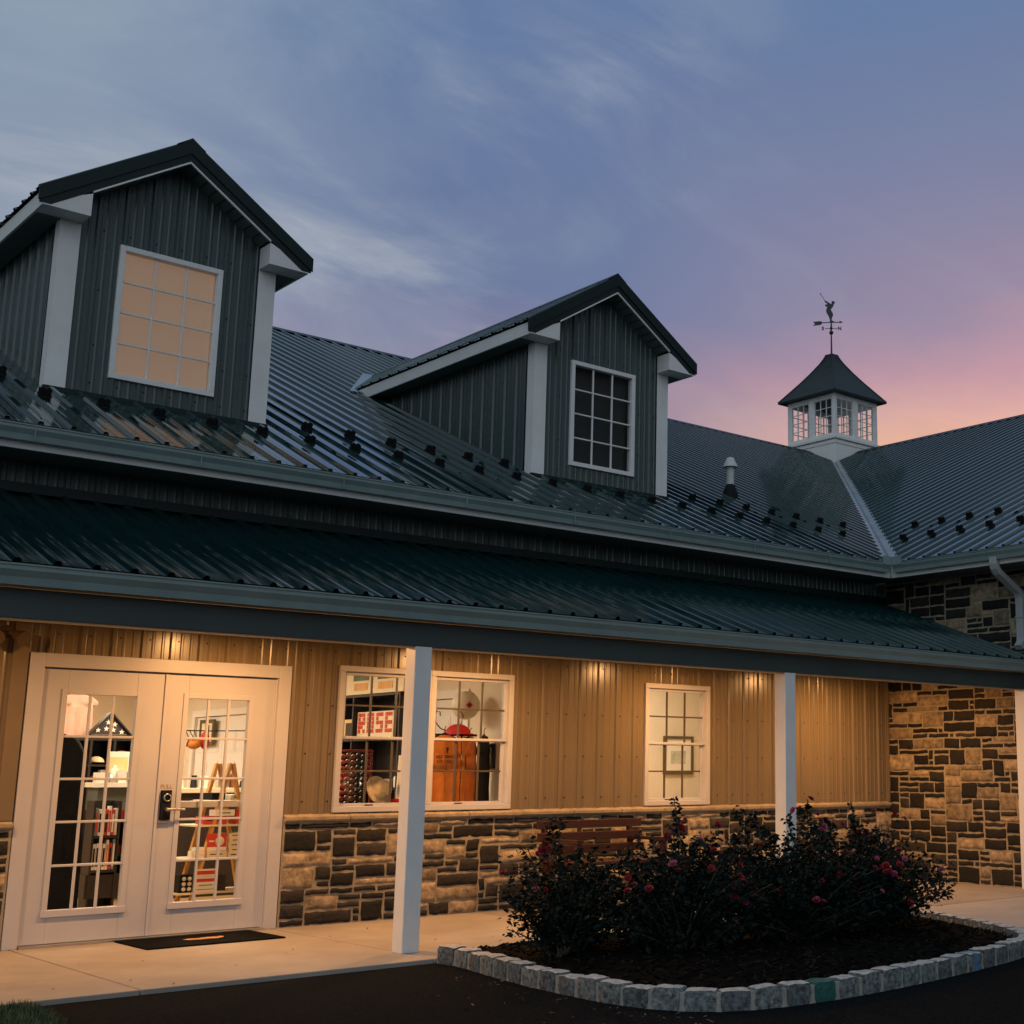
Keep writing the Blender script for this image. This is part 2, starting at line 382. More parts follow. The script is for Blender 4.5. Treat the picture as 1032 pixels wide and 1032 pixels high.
# ------------------------------------------------------------------ measures
S, YE, ZE = .4522, -.6216, 3.7457           # main roof slope and eave
XC, XU = 9.8363, 9.2147                     # stone wing wall, its gutter line
YR = 9.866; XRW = XC+YR                     # ridges
XL, YF = -7.0, -7.6                         # where the building ends outside the frame
zmain = lambda y: ZE+S*(y-YE)
zwing = lambda x: ZE+S*(x-XU)
PS = (3.35-2.49)/2.35                       # porch roof slope
zporch = lambda y: 2.49+PS*(y+2.35)
YP, PW, ZB = -2.186, .139, 2.178            # porch posts, beam underside
DOOR = (-.111, 1.963, 0, 2.151)
WINS = [(2.411, 3.322), (3.322, 4.233), (5.884, 6.800)]; WZ0, WZ1 = .922, 2.185

B = thing('shop_building', 'long shop building with green ribbed steel roof, dormers, taupe siding and stone base', 'building', (0, 0, 0))

# ------------------------------------------------------------------ ground
g = MB(); n_ = 24
g.poly([(-300, -300, -.03), (300, -300, -.03), (300, 300, -.03), (-300, 300, -.03)])
tag(g.build('asphalt_ground', ASPH), kind='structure')
g = MB(); edges = [XL-3, -6.0, -4.03, -2.04, -.055, 1.93, 3.91, 5.9, 7.88, XC]
for a, b in zip(edges, edges[1:]):
    g.box(a+.005, b-.005, -2.55, -.002, -.12, 0)
tag(g.build('porch_slab', CONC, bevel=.006), kind='structure')
g = MB()
for a, b in ((-2.562, -4.4), (-4.41, -6.4), (-6.41, -8.6), (-8.61, -11)): g.box(6.52, XC-.02, b, a, -.12, -.002)
tag(g.build('side_walk', CONC2, bevel=.006), kind='structure')
# lawn corner beside the slab
g = MB(); g.poly([(-9, -2.62, -.024), (-.66, -2.62, -.024), (-.72, -2.9, -.024), (-.80, -3.4, -.024), (-1.1, -4.1, -.024), (-2.0, -4.9, -.024), (-9, -5.6, -.024)])
tag(g.build('lawn_soil', mat('lawn_soil', (.03, .035, .018), .95, vary=.4, vscale=20)), kind='structure')
g = MB(); rg = random.Random(3)
for i in range(7000):
    y = rg.uniform(-4.2, -2.6); xr = -.70-.10*max(0, -2.7-y)-.25*max(0, -3.4-y)
    x = xr+.03-abs(rg.gauss(0, .55))
    h = rg.uniform(.025, .065); a = rg.uniform(0, 6.28); lean = rg.uniform(.0, .035); ww = rg.uniform(.002, .004)
    dx, dy = math.cos(a), math.sin(a)
    p = Vector((x, y, -.024)); q = Vector((-dy, dx, 0))*ww; t_ = Vector((dx, dy, 0))*lean
    g.add([p-q, p+q, p+t_*.4+q*.7+Vector((0, 0, h*.6)), p+t_*.4-q*.7+Vector((0, 0, h*.6)), p+t_+Vector((0, 0, h))], [(0, 1, 2, 3), (3, 2, 4)])
tag(g.build('grass', GRASS), kind='stuff')

# ------------------------------------------------------------------ siding wall with openings
def opening_spans(ops, v0, v1):
    def f(um):
        cuts = sorted((o[2], o[3]) for o in ops if o[0] < um < o[1]); r = []; z = v0
        for a, b in cuts:
            if a > z+1e-4: r.append((K(z), K(a)))
            z = max(z, b)
        if z < v1-1e-4: r.append((K(z), K(v1)))
        return r
    return f
ops = [DOOR]+[(a, b, WZ0, WZ1) for a, b in WINS]
g = MB(); us = ribs(XL, XC, h=.020, minor=.005, phase=.03, extra=[e for o in ops for e in o[:2]])
sheet(g, us, (0, 0, 0), (1, 0, 0), (0, 0, 1), (0, -1, 0), opening_spans(ops, .80, 2.45))
rs = random.Random(5)
for k in range(-30, 44):                                   # fixing screws
    x = .03+.2286*k+.05
    if x < XL or x > XC-.05: continue
    for z in (1.02, 1.42, 1.83, 2.30):
        if any(o[0]-.03 < x < o[1]+.03 and o[2]-.03 < z < o[3]+.03 for o in ops): continue
        g.box(x-.005, x+.005, -.006, 0, z-.005, z+.005, 1)
part(g, 'siding_wall', [SIDE, BLKP], B)
g = MB(); sheet(g, ribs(XL, XC, h=.020, minor=.005, phase=.03), (0, 0, 0), (1, 0, 0), (0, 0, 1), (0, -1, 0), lambda um: [(K(3.25), K(3.60))]); part(g, 'upper_siding', SIDE_SHADE, B)  # band under the eave, its shade put into the siding colour
g = MB()                                                    # inner core of the wall, solid round the openings
xs = sorted({XL, XC}|{e for o in ops for e in o[:2]})
for a, b in zip(xs, xs[1:]):
    zc = 0
    for o in sorted((o for o in ops if o[0] <= a+1e-6 and o[1] >= b-1e-6), key=lambda o: o[2]):
        if o[2] > zc: g.box(a, b, .006, .15, zc, o[2])
        zc = o[3]
    g.box(a, b, .006, .15, zc, 3.76)
part(g, 'wall_core', WALLI, B)
for a, b, c in ((XC-.05, XC-.028, -.035), (-.235, -.125, -.03)): g = MB(); g.box(a, b, c, -.0045, .915, 2.4); part(g, 'corner_trim', SIDE, B)

# ------------------------------------------------------------------ stone veneer
def ashlar(mb, u0, u1, v0, v1, place, seed, unit=.066, pl=.26):
    r = random.Random(seed); nx = max(1, round((u1-u0)/(unit*1.12))); ny = max(1, round((v1-v0)/(unit*.92)))
    du, dv = (u1-u0)/nx, (v1-v0)/ny
    occ = [[False]*nx for _ in range(ny)]
    for j in range(ny):
        for i in range(nx):
            if occ[j][i]: continue
            wmax = 0
            while i+wmax < nx and not occ[j][i+wmax] and wmax < 6: wmax += 1
            wd, hd = r.choice([(2, 1), (3, 1), (4, 1), (5, 1), (3, 2), (4, 2), (5, 2), (4, 2), (6, 2), (3, 2), (3, 3), (4, 1), (2, 2), (4, 3), (1, 1), (3, 1), (5, 1), (3, 1)])
            wd = min(wd, wmax); hd = min(hd, ny-j)
            if wmax-wd == 1: wd = wmax
            if wd == 1 and hd > 1: hd = r.choice((1, hd))
            for b in range(j, j+hd):
                for a in range(i, i+wd): occ[b][a] = True
            gp = r.uniform(.006, .010)
            a0, a1, b0, b1 = u0+i*du+gp, u0+(i+wd)*du-gp, v0+j*dv+gp, v0+(j+hd)*dv-gp
            area = wd*hd
            light_ = r.random() < (pl*1.7 if area >= 8 else pl*.9 if area >= 4 else pl*.35)
            if light_:
                k = r.uniform(.55, 1.2); t = (.47*k, .36*k, .23*k)
            else:
                k = r.choice([.25, .4, .6, .85, 1.1, 2.0]); t = (.022*k, .0175*k, .0145*k)
            mb.tone = t
            nu, nv = max(4, min(13, int((a1-a0)/.024)))+2, max(4, min(9, int((b1-b0)/.024)))+2
            pr = r.uniform(.007, .017); sd_ = Vector((r.uniform(0, 99), r.uniform(0, 99), 0)); vs = []
            for q in range(nv):
                for p in range(nu):
                    fu = (p-1)/(nu-3) if 0 < p < nu-1 else (0 if p == 0 else 1)
                    fv = (q-1)/(nv-3) if 0 < q < nv-1 else (0 if q == 0 else 1)
                    edge = p in (0, nu-1) or q in (0, nv-1)
                    rim = p in (1, nu-2) or q in (1, nv-2)
                    uu = a0+(a1-a0)*fu; vv = b0+(b1-b0)*fv
                    if rim and not edge:
                        uu += (.006 if p == 1 else -.006 if p == nu-2 else 0); vv += (.006 if q == 1 else -.006 if q == nv-2 else 0)
                    wv = noise.noise(Vector((uu*9, vv*9, 0))+sd_)+.8*noise.noise(Vector((uu*27, vv*27, 5))+sd_)
                    uu += .012*noise.noise(Vector((vv*14, 3, uu))+sd_); vv += .011*noise.noise(Vector((uu*14, 7, vv))+sd_)
                    d = -.004 if edge else pr*(.6 if rim else 1)+wv*.0075
                    vs.append(place(uu, vv, d))
            mb.add(vs, [(q*nu+p, q*nu+p+1, (q+1)*nu+p+1, (q+1)*nu+p) for q in range(nv-1) for p in range(nu-1)], 0, True)
    mb.tone = None
front = lambda u, v, d: (u, -.028-d, v)
for a, b, sd_ in ((XL, -.125, 11), (1.978, XC-.004, 12)):
    g = MB(); ashlar(g, a, b, .0, .845, front, sd_); part(g, 'stone_veneer', STONE, B, fixn=True)
    g = MB(); g.box(a-.006, b+.006, -.028, 0, 0, .86); part(g, 'mortar_bed', MORT, B)
g = MB(); cj = [1.972, 2.564, 3.16, 3.764, 4.349, 4.96, 5.56, 6.128, 6.716, 7.32, 7.93, 8.53, 9.131, 9.732, XC-.045]
cj2 = [XL, -6.1, -5.5, -4.9, -4.3, -3.7, -3.1, -2.5, -1.9, -1.3, -.7, -.12]
for c in (cj, cj2):
    g = MB()
    for a, b in zip(c, c[1:]):
        o = random.uniform(-.004, .004)
        g.prism([(a+.003, .0, .848), (a+.003, -.052+o, .852), (a+.003, -.068+o, .868), (a+.003, -.070+o, .895), (a+.003, 0, .916)], (b-a-.006, 0, 0))
    part(g, 'sill_cap', CAPM, B, bevel=.005, fixn=True)
g = MB(); side = lambda u, v, d: (XC-.022-d, u, v)
ashlar(g, YF, -.012, .0, 3.58, side, 21, unit=.070, pl=.23)
part(g, 'wing_stone_wall', STONE, B, fixn=True)
g = MB(); g.box(XC-.022, XC+.2, YF, .0, 0, 3.6); part(g, 'wing_mortar_bed', MORT, B)

# ------------------------------------------------------------------ main roof and wing roof
cs = 1/math.sqrt(1+S*S)
g = MB(); us = ribs(XL-.3, XRW+1, h=.026, minor=.0018, phase=.09)
nrmM = Vector((0, -S, 1)).normalized(); VALW = .10
def main_top(u): return YR if u > XRW else min(YR, max(-.58, YR if u < XU else 99))
vend = lambda x: YR if x <= XU else YR
# front slope: from the eave, or from the valley where the wing starts, up to the ridge
vstart = lambda x: -.585 if x <= XU+.04-VALW else (x-XU)+YE+VALW*1.2
sheet(g, [u for u in us if u[0] < XRW-.2], (0, 0, ZE-S*YE), (1, 0, 0), (0, 1, S), nrmM, lambda um: [(vstart, K(YR))])
for k in range(-32, 74):
    x = .09+.2286*k+.045
    for j in range(8):
        y = -.40+.92*j
        if x > XU-.1+(y-YE)*1.0 or x < XL or y > 4.4: continue
        g.obox((x, y, zmain(y)+.004), (1, 0, 0), .008, (0, 1, S), .008, nrmM, .006, 1)
RP = part(g, 'main_roof', [ROOF, BLKP], B)
g = MB()
g.add([(XL-.3, YR, zmain(YR)), (XRW, YR, zmain(YR)), (XRW+9, 20, ZE-.2), (XL-.3, 20, ZE-.2)], [(0, 1, 2, 3)])
part(g, 'rear_roof', ROOF, B)
g = MB(); us = ribs(YF-.3, YR, h=.026, minor=.0018, phase=.05)
nrmW = Vector((-S, 0, 1)).normalized()
wstart = lambda y: XU+.037 if y <= YE+.04-VALW else (y-YE)+XU+VALW*1.2
sheet(g, [u for u in us if u[0] < YR-.2], (0, 0, ZE-S*XU), (0, 1, 0), (1, 0, S), nrmW, lambda um: [(wstart, K(XRW))])
RW = part(g, 'wing_roof', ROOF, B)
g = MB(); g.add([(XRW, YF-.3, zwing(XRW)), (XRW, YR, zwing(XRW)), (XRW+9, YR+9, ZE-.2), (XRW+9, YF-.3, ZE-.2)], [(0, 1, 2, 3)])
part(g, 'wing_rear_roof', ROOF, B)
g = MB()                                                    # ridge caps
zr = zmain(YR)
g.prism([(XL-.3, YR-.16, zr-.16*S+.030), (XL-.3, YR, zr+.045), (XL-.3, YR+.16, zr-.16*S+.030), (XL-.3, YR, zr-.01)], (XRW-XL, 0, 0))
g.prism([(XRW-.16, YF-.3, zr-.16*S+.030), (XRW, YF-.3, zr+.045), (XRW+.16, YF-.3, zr-.16*S+.030), (XRW, YF-.3, zr-.01)], (0, YR-YF, 0))
part(g, 'ridge_cap', RTRIM, B)
g = MB()                                                    # valley flashing, a shallow W
d = Vector((1, 1, S)); p0 = Vector((XU+.03, YE+.03, ZE+.015)); ln = YR-YE-.9
a, b = p0, p0+d*ln; wv = .15; e1 = Vector((-wv, 0, .016)); e2 = Vector((0, -wv, .016)); r_ = Vector((0, 0, .030))
L1 = Vector((-.0, wv, wv*S+.008)); L2 = Vector((wv, 0, wv*S+.008))
for off_, q in ((L1, 0), (L2, 0)):
    g.add([a, b, b+off_, a+off_], [(0, 1, 2, 3)])
g.add([a+L1*.1, b+L1*.1, b+r_, a+r_], [(0, 1, 2, 3)]); g.add([a+L2*.1, b+L2*.1, b+r_, a+r_], [(0, 1, 2, 3)])
part(g, 'valley_flashing', VALM, B)

# snow guards: two staggered rows
sg = MB(); sg.box(-.035, .035, -.06, .06, 0, .012); sg.prism([(-.045, -.012, .01), (.045, -.012, .01), (.05, -.012, .07), (.022, -.012, .085), (0, -.012, .07), (-.022, -.012, .085), (-.05, -.012, .07)], (0, .024, 0))
sg.prism([(-.008, .01, .01), (-.008, .058, .01), (-.008, .01, .065)], (.016, 0, 0)); sg.box(-.05, -.035, -.03, .03, .0, .03); sg.box(.035, .05, -.03, .03, 0, .03)
sgo = sg.build('snow_guard', BLKP); sgme = sgo.data; bpy.data.objects.remove(sgo)
def guard(parent, pos, M):
    o = bpy.data.objects.new('snow_guard', sgme); col.objects.link(o); o.parent = parent
    o.matrix_local = Matrix.Translation(pos) @ M
Mm = Matrix.Rotation(math.atan(S), 4, 'X')
Mw = Matrix.Rotation(-math.atan(S), 4, 'Y') @ Matrix.Rotation(-math.pi/2, 4, 'Z')
for k in range(-12, 18):
    x = 2.67+.457*(k)+.27; yy = 1.11
    for x, y in ((2.67+.457*k+.275, 1.11), (2.67+.457*k, .46)):
        blocked = any(abs(x-c) < 1.05 and y > .8 for c in (1.0158, 5.9728))
        if x < XL or x > XU+y+.25 or blocked: continue
        guard(RP, (x, y, zmain(y)+.004), Mm)
for k in range(0, 15):
    for x, y in ((10.285, .05-.457*k), (10.94, .38-.457*k)):
        guard(RW, (x, y, zwing(x)+.004), Mw)

# vent pipe
g = MB(); vx, vy = 8.96, 1.954; vz = zmain(vy)
g.tube([(vx, vy, vz-.05), (vx, vy, vz+.44)], .052, 16, 0)
g.lathe([(.105, vz+.40), (.10, vz+.415), (.06, vz+.50), (.045, vz+.53), (0, vz+.535)], (vx, vy, 0), 18, 0); g.lathe([(.105, vz+.40), (.06, vz+.405)], (vx, vy, 0), 18, 0)
g.lathe([(.115, vz-.06), (.10, vz+.05), (.062, vz+.15), (.053, vz+.16)], (vx, vy, 0), 18, 1)
part(g, 'vent_pipe', [VENTW, BLKP], B)

# gutters: K-style profile pushed along the eave
def gutter(mb, a, b, outv, h=.115, dpt=.115):
    a, b, o = Vector(a), Vector(b), Vector(outv)       # a, b: top front lip line
    prof = [(-dpt, 0), (-dpt, -h), (-.035, -h), (-.028, -h*.62), (-.004, -h*.30), (-.004, -.012), (.004, -.010), (.004, 0), (-.010, 0), (-.014, -.012), (-.040, -h*.6), (-dpt+.006, -h+.02)]
    mb.prism([a+o*x+Vector((0, 0, z)) for x, z in prof], b-a)
g = MB(); gutter(g, (XL-.3, YE, ZE), (XU, YE, ZE), (0, -1, 0))
for k in range(-9, 15, 2):
    x = k*.61+.2
    if x < XU-.2: g.box(x, x+.006, YE-.001, YE+.012, ZE-.11, ZE+.002)
part(g, 'gutter', GUT, B, fixn=True)
g = MB(); gutter(g, (XU, YE, ZE), (XU, YF-.3, ZE), (-1, 0, 0)); part(g, 'wing_gutter', GUT, B, fixn=True)
g = MB(); g.box(XU-.15, XU+.012, YE-.006, YE+.006, ZE-.03, ZE+.075); g.box(XU-.006, XU+.006, YE-.15, YE-.007, ZE-.03, ZE+.075)
part(g, 'splash_guard', GUT, B)
g = MB()
g.box(XL-.3, XU+.5, YE+.11, -.02, 3.600, 3.630); g.box(XL-.3, XU+.1, YE+.108, YE+.13, 3.58, 3.790, 1)
g.box(XU+.11, XC-.02, YF-.3, YE+.10, 3.601, 3.631); g.box(XU+.108, XU+.13, YF-.3, YE+.107, 3.58, 3.790, 1)
part(g, 'soffit', [SOFF, WHITE], B)

# downspout on the stone wing wall
g = MB()
def rect_tube(mb, pts, a, b):
    pts = [Vector(p) for p in pts]; rings = []
    for i, p in enumerate(pts):
        d = (pts[min(i+1, len(pts)-1)]-pts[max(0, i-1)]).normalized(); s_ = Vector((0, 1, 0)); n2 = d.cross(s_).normalized()
        rings.append([p+s_*a*i_+n2*b*j_ for i_, j_ in ((-1, -1), (1, -1), (1, 1), (-1, 1))])
    mb.add([q for r in rings for q in r], [(i*4+k, i*4+(k+1) % 4, (i+1)*4+(k+1) % 4, (i+1)*4+k) for i in range(len(pts)-1) for k in range(4)], 0)
    mb.add(rings[-1], [(0, 1, 2, 3)])
rect_tube(g, [(XU+.06, -2.08, 3.66), (XU+.06, -2.08, 3.58), (XU+.075, -2.08, 3.54), (XU+.12, -2.08, 3.49), (XC-.20, -2.08, 3.34), (XC-.12, -2.08, 3.30), (XC-.085, -2.08, 3.25), (XC-.08, -2.08, 3.18), (XC-.08, -2.08, 2.78), (XC-.09, -2.08, 2.72), (XC-.15, -2.08, 2.66)], .048, .034)
g.box(XC-.125, XC-.035, -2.14, -2.02, 3.0, 3.02)
part(g, 'downspout', mat('downspout_paint', (.36, .40, .41), .4, vary=.1), B, bevel=.006)

# ------------------------------------------------------------------ porch
g = MB(); us = ribs(XL-.3, XC-.03, h=.026, minor=.0018, phase=.235)
nP = Vector((0, -PS, 1)).normalized()
sheet(g, us, (0, 0, zporch(0)), (1, 0, 0), (0, 1, PS), nP, lambda um: [(K(-2.325), K(-.012))])
part(g, 'porch_roof', ROOF, B)
g = MB(); g.box(XL-.3, XC-.04, -.06, -.012, 3.345, 3.42); part(g, 'roof_flashing', RTRIM, B)
g = MB(); gutter(g, (XL-.3, -2.35, 2.487), (XC-.32, -2.35, 2.487), (0, -1, 0), h=.125, dpt=.11); part(g, 'porch_gutter', GUT, B, fixn=True)
g = MB(); g.box(XL-.3, XC-.04, -2.238, -2.226, 2.36, 2.49); g.box(XL-.3, XC-.04, -2.226, YP-.004, 2.36, 2.37)
part(g, 'porch_fascia', mat('fascia_tan', (.40, .36, .29), .5), B)
g = MB(); g.box(XL-.3, XC-.05, YP, YP+.139, ZB, 2.358); g.box(XL-.3, XC-.05, YP+.012, YP+.127, ZB-.008, ZB, 1)
part(g, 'porch_beam', [BEAM, CEIL], B, bevel=.004)
for x in (-5.906, -2.012, 1.8824, 5.7759, 9.62):
    g = MB(); g.box(x, x+PW, YP, YP+PW, .0, ZB-.001)
    part(g, 'porch_post', WHITE, B, bevel=.005)
g = MB(); g.box(XL-.3, XC-.015, YP+.142, .004, 2.40, 2.43); part(g, 'porch_ceiling', CEIL, B)
LX = [-5.75, -3.4, -1.05, 1.30, 3.65, 6.0, 8.4]
for x in LX:
    g = MB(); y = -.95
    g.lathe([(.095, 2.398), (.095, 2.392), (.075, 2.390), (.070, 2.3985)], (x, y, 0), 24, 0)
    g.lathe([(.070, 2.3975), (.0, 2.3975)], (x, y, 0), 24, 1)
    o = part(g, 'downlight', [WHITE, LAMP], B)
    light('downlight_lamp', 'AREA', (x, y, 2.386), 56 if x > 0 else 38, (1, .48, .165), B, size=.13)
# security floodlight left of the doors
g = MB(); g.tube([(-.30, -.01, 2.29), (-.30, -.06, 2.29)], .05, 14, 0)
for sx in (-.08, .07):
    g.tube([(-.30, -.06, 2.28), (-.30+sx*.7, -.10, 2.27)], .012, 8, 0)
    g.tube([(-.30+sx*.6, -.08, 2.275), (-.30+sx, -.13, 2.255), (-.30+sx*1.25, -.19, 2.23)], [.028, .045, .055], 14, 0)
part(g, 'floodlight', mat('bronze_lamp', (.09, .055, .03), .45), B)

# ------------------------------------------------------------------ dormers
def dormer(xc, lit, label):
    D = bpy.data.objects.new('dormer', None); col.objects.link(D); D.parent = B; D.location = (xc, .935, zmain(.935)); D['label'] = label
    Yd, W2, E2, OV = .935, .953, 1.2158, .25
    zb, zs, zt = zmain(Yd), 5.955, 6.106
    sl = (6.915-zt)/E2
    zw = lambda u: 6.715-sl*abs(u-xc)                       # underside line of the gable
    wx0, wx1, wz0, wz1 = xc-.4635, xc+.4635, 4.6306, 5.855
    g = MB(); us = ribs(xc-W2, xc+W2, h=.020, minor=.005, phase=xc+.03, extra=(wx0, wx1, xc))
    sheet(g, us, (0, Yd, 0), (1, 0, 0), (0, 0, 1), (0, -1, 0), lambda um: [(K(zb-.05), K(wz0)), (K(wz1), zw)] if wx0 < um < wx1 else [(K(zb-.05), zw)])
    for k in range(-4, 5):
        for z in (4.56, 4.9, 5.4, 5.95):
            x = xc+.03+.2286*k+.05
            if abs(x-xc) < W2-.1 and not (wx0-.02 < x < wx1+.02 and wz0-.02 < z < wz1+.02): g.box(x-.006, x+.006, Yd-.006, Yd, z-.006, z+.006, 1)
    part(g, 'gable_wall', [SIDE_SHADE, BLKP], D)
    yb = (zs-ZE)/S+YE
    for sgn in (-1, 1):
        g = MB(); us = ribs(Yd, yb+.1, h=.020, minor=.005, phase=Yd+.12)
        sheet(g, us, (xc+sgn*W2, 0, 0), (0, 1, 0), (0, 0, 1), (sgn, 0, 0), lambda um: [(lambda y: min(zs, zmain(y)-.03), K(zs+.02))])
        part(g, 'side_wall', SIDE_SHADE, D)
        g = MB(); a, b = xc+sgn*(W2+.02), xc+sgn*(W2-.15)    # corner trim, an L
        g.box(min(a, b), max(a, b), Yd-.022, Yd-.0185, zb-.012, zs)
        g.box(min(a, a-sgn*.02), max(a, a-sgn*.02), Yd-.0184, Yd+.13, zmain(Yd+.06)-.05, zs)
        part(g, 'corner_trim', WHITE, D)
        # boxed eave: soffit, fascia and the return at the gable end
        g = MB(); y0 = Yd-OV; ye = yb+.9
        xi, xo = xc+sgn*.80, xc+sgn*1.19
        zrk = lambda u: 6.700-sl*abs(u-xc)
        g.prism([(xi, y0+.004, zs), (xo, y0+.004, zs), (xo, y0+.004, zs+.035), (xi, y0+.004, zrk(xi)-.006)], (0, OV-.028, 0), 0)
        xs_ = sorted((xc+sgn*(W2+.021), xo-sgn*.022))
        g.box(xs_[0], xs_[1], Yd-.02, ye, zs, zs+.02, 1)
        xf = sorted((xo-sgn*.02, xo))
        g.box(xf[0]+sgn*.002, xf[1]+sgn*.002, y0+.014, ye, zs-.004, zs+.135, 0)
        part(g, 'eave_box', [WHITE, SOFF], D, fixn=True)
        # roof slope with ribs running down from the ridge
        g = MB(); nd = Vector((sgn*sl, 0, 1)).normalized()
        us = ribs(Yd-OV, 6.42, h=.02, minor=.004, phase=Yd-OV+.03)
        rng = lambda y: max(0, min(E2, (6.915-zmain(y))/sl))
        sheet(g, us, (xc, 0, 6.915), (0, 1, 0), (sgn, 0, -sl), nd, lambda um: [(K(0), rng)])
        part(g, 'roof_slope', ROOF, D)
        # dark rake trim with the thin pale edge below, and the slatted rake soffit
        g = MB(); p = lambda x, z, y: (xc+sgn*x, y, z)
        g.prism([p(0, 6.918, y0-.012), p(E2+.012, 6.918-sl*(E2+.012), y0-.012), p(E2+.012, 6.795-sl*(E2+.012), y0-.012), p(0, 6.795, y0-.012)], (0, .016, 0), 0)
        g.prism([p(0, 6.918, y0-.012), p(E2+.012, 6.918-sl*(E2+.012), y0-.012), p(E2+.012, 6.925-sl*(E2+.012), y0-.012), p(0, 6.925, y0-.012)], (0, .12, 0), 0)
        g.prism([p(0, 6.796, y0+.0015), p(E2, 6.796-sl*E2, y0+.0015), p(E2, 5.966, y0+.0015), p((6.715-5.966)/sl, 5.966, y0+.0015), p(0, 6.715, y0+.0015)], (0, .012, 0), 0)
        g.prism([p(0, 6.717, y0-.004), p(.80, 6.717-sl*.80, y0-.004), p(.80, 6.700-sl*.80, y0-.004), p(0, 6.700, y0-.004)], (0, .02, 0), 1)
        g.prism([p(0, 6.722, y0+.018), p(.80, 6.722-sl*.80, y0+.018), p(.80, 6.712-sl*.80, y0+.018), p(0, 6.712, y0+.018)], (0, OV-.02, 0), 2)
        for k in range(1, 10):
            x = k*.088; g.prism([p(x, 6.7125-sl*x, y0+.02), p(x+.006, 6.7125-sl*(x+.006), y0+.02), p(x+.006, 6.708-sl*(x+.006), y0+.02), p(x, 6.708-sl*x, y0+.02)], (0, OV-.05, 0), 0)
        part(g, 'rake_trim', [RTRIM, WHITE, SOFF], D, fixn=True)
    g = MB(); g.prism([(xc-.13, Yd-OV, 6.915-.13*sl+.028), (xc, Yd-OV, 6.95), (xc+.13, Yd-OV, 6.915-.13*sl+.028), (xc, Yd-OV, 6.91)], (0, 5.75, 0)); part(g, 'ridge_cap', RTRIM, D, fixn=True)
    for sgn in (-1, 1):                                     # valley flashing where the dormer roof dies into the main roof
        g = MB(); yv = (zt-ZE)/S+YE; p0 = Vector((xc+sgn*(E2+.02), yv-.05, zmain(yv-.05)+.028)); p1 = Vector((xc, 6.39, zmain(6.39)+.028)); wv = Vector((sgn*.17, -.02, -.02*S))
        g.add([p0-Vector((0, .22, .22*S)), p1, p1+wv, p0+wv-Vector((0, .20, .20*S))], [(0, 1, 2, 3)])
        part(g, 'valley_flashing', VALM, D)
    g = MB(); g.box(xc-W2-.03, xc+W2+.03, Yd-.05, Yd-.012, zb-.035, zb+.012); part(g, 'base_flashing', RTRIM, D)
    g = MB()                                                # window frame with its grille
    fr = .048; yf = Yd-.034
    g.box(wx0, wx1, yf, Yd+.05, wz0, wz0+fr); g.box(wx0, wx1, yf, Yd+.05, wz1-fr, wz1)
    g.box(wx0, wx0+fr, yf, Yd+.05, wz0+fr, wz1-fr); g.box(wx1-fr, wx1, yf, Yd+.05, wz0+fr, wz1-fr)
    gw, gh = wx1-wx0-2*fr, wz1-wz0-2*fr
    for k in (1, 2): x = wx0+fr+gw*k/3; g.box(x-.008, x+.008, Yd-.010, Yd+.012, wz0+fr, wz1-fr)
    for k in (1, 2, 3): z = wz0+fr+gh*k/4; g.box(wx0+fr, wx1-fr, Yd-.009, Yd+.011, z-.008, z+.008)
    part(g, 'window_frame', WHITE, D, bevel=.003)
    g = MB(); g.box(wx0+fr, wx1-fr, Yd+.013, Yd+.017, wz0+fr, wz1-fr); part(g, 'pane', PANED, D)
    if lit:                                                 # a drawn blind glowing from the lit loft behind it
        g = MB(); g.box(wx0+.01, wx1-.01, Yd+.055, Yd+.058, wz0, wz1); part(g, 'pane_backing', GLOWB, D)
    else:
        g = MB(); g.box(wx0+.01, wx1-.01, Yd+.10, Yd+.12, wz0, wz1); part(g, 'pane_backing', ATTD, D)  # dark sheet added in place of the unlit space behind the pane
    return D
dormer(1.0158, True, 'dormer with warm lit window')
dormer(5.9728, False, 'dormer with dark unlit window')

